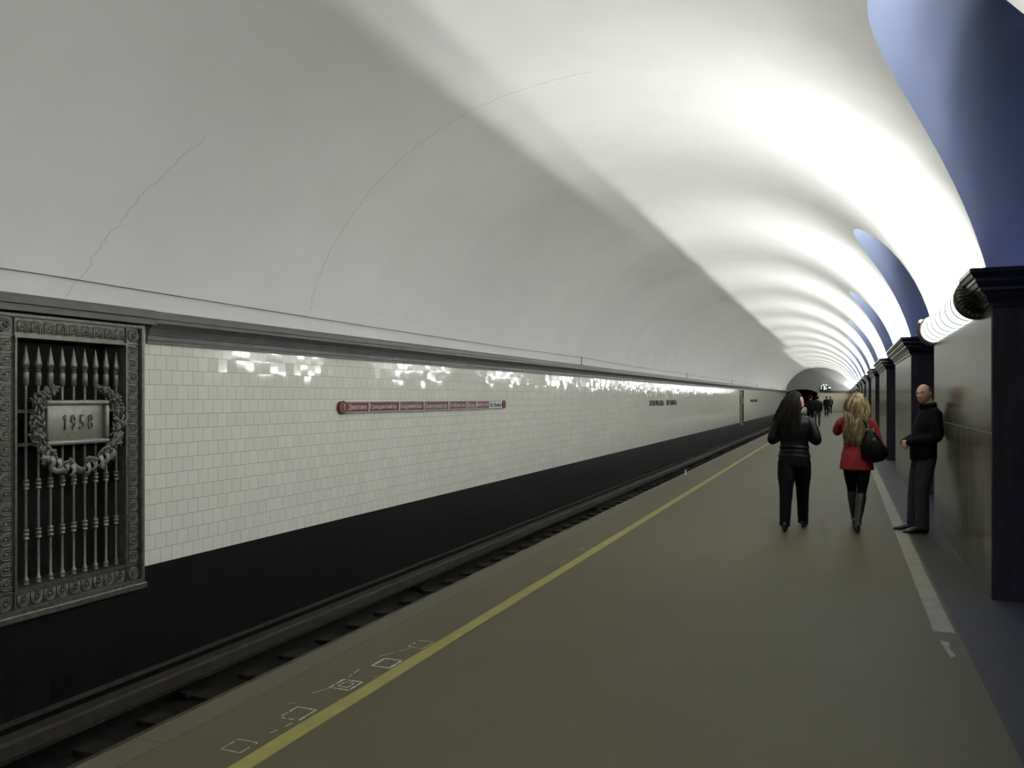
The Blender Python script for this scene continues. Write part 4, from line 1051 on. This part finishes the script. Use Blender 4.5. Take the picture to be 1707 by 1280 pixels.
# distant people, smaller in the photograph
def walker(loc, rz, h, top, bottom, label, stride=.18, hairm='hair_dark', long_coat=False, name_top='jacket', carry=False):
    root = empty('person', loc, rz); tag(root, label, 'person'); s = h / 1.7; K = lambda *a: V(*a) * s
    hL, hR = K(-.09, 0, .88), K(.09, 0, .88); kL, kR = K(-.09, -stride * .2, .48), K(.09, stride * .9, .49); aL, aR = K(-.08, -stride, .10), K(.085, stride, .09)
    sL, sR = K(-.18, 0, 1.40), K(.18, 0, 1.40); eL, eR = K(-.235, -.05, 1.13), K(.235, 0, 1.13); wL, wR = K(-.22, .08, .90), K(.22, .02, .88)
    if carry: eL = K(-.29, -.02, 1.14); wL = K(-.31, .19, 1.215)
    b = MB(); R_ = lambda rr: [tuple(q * s for q in r) for r in rr]
    rings_loft(b, R_([(.82, 0, 0, .13, .09), (.95, 0, 0, .15, .10), (1.2, 0, 0, .15, .1), (1.40, 0, 0, .12, .06), (1.46, 0, 0, .06, .05), (1.54, 0, 0, .048, .05)]))
    for (h_, k, a) in ((hL, kL, aL), (hR, kR, aR)): b.loft([h_, k, a], [.075 * s, .05 * s, .035 * s], n=12, sub=4)
    for (s_, e, w_) in ((sL, eL, wL), (sR, eR, wR)): b.loft([V(s_.x * .7, s_.y, s_.z - .07), e, w_], [.04 * s, .032 * s, .022 * s], n=10, sub=4)
    P, R = head(b, K(0, .01, 1.585), sc=s * .98)
    hand(b, wL, (0, 1, 0) if carry else (0, .15, -1), (0, 0, -1) if carry else (1, 0, 0), 1.1 if carry else .5, 1, s); hand(b, wR, (0, .15, -1), (-1, 0, 0), .5, -1, s)
    b.build('body', M['skin'], root, voxel=.0075)
    b = MB(); z0 = .62 if long_coat else .84
    rings_loft(b, R_([(z0, 0, 0, .20, .15), (.95, 0, 0, .19, .135), (1.15, 0, 0, .185, .13), (1.32, 0, -.01, .205, .125), (1.41, 0, -.01, .175, .1), (1.47, 0, 0, .09, .07)]))
    for (s_, e, w_) in ((sL, eL, wL), (sR, eR, wR)): b.loft([V(s_.x * .7, s_.y, s_.z - .01), s_ - V(0, 0, .05), s_.lerp(e, .5), e, w_ - (w_ - e) * .1], [.05 * s, .066 * s, .064 * s, .058 * s, .045 * s], n=14, sub=4)
    b.build(name_top, top, root, voxel=.012)
    b = MB(); rings_loft(b, R_([(.76, 0, 0, .13, .1), (.86, 0, 0, .175, .125), (.96, 0, 0, .15, .11)]))
    for (h_, k, a) in ((hL, kL, aL), (hR, kR, aR)): b.loft([h_, h_.lerp(k, .5), k, a], [.1 * s, .09 * s, .068 * s, .058 * s], n=14, sub=4, cap=False)
    b.build('trousers', bottom, root, voxel=.012)
    for a in (aL, aR): shoe_mesh(a, (0, 1), .27, .045).build('shoe', M['shoe'], root, smooth=True)
    b = MB(); b.ellipsoid(P((0, -.016, .022)), (.083 * s, .094 * s, .108 * s), nu=16, nv=12); b.build('hair', M[hairm], root, smooth=True)
    return root
walker((-1.66, 48.6, 0), .05, 1.74, M['black_cloth'], M['dark_jeans'], 'distant person in dark clothes carrying a white bag, left one of the pair', .16, carry=True)
walker((-1.33, 49.4, 0), -.05, 1.72, M['black_leather'], M['pale_jeans'], 'distant person in dark jacket and grey jeans, right one of the pair', .22)
walker((-1.31, 76.5, 0), 0, 1.74, M['black_cloth'], M['black_cloth'], 'far person in a wide dark coat walking alone up the middle', .10, long_coat=True, name_top='coat')
walker((-1.19, 90.5, 0), 0, 1.76, M['slate'], M['dark_jeans'], 'farthest tiny person, only head and shoulder showing past the wide dark coat', .10)
root = empty('carrier_bag', (-1.976, 48.878, .765)); tag(root, 'white plastic carrier bag held by the left person of the distant pair', 'bag')
b = MB(); b.loft([(0, 0, 0), (0, 0, .06), (.01, 0, .2), (0, 0, .30), (.0, 0, .34)], [(.17, .08), (.20, .11), (.16, .10), (.09, .05), (.05, .02)], ref=(1, 0, 0), n=18, sub=3)
for i in range(6): b.loft([(-.12 + .05 * i, -.06, .02), (-.06 + .025 * i, -.09, .18), (-.02 + .01 * i, -.03, .32)], [.02, .016, .008], n=7, sub=3)
b.build('bag_body', M['pale_bag'], root, voxel=.012)
for sd in (-1, 1):
    b = MB(); b.loft([(sd * .04, 0, .32), (sd * .025, 0, .42), (0, 0, .47)], [(.008, .004)] * 3, n=6, sub=3); b.build('handle', M['pale_bag'], root, smooth=True)
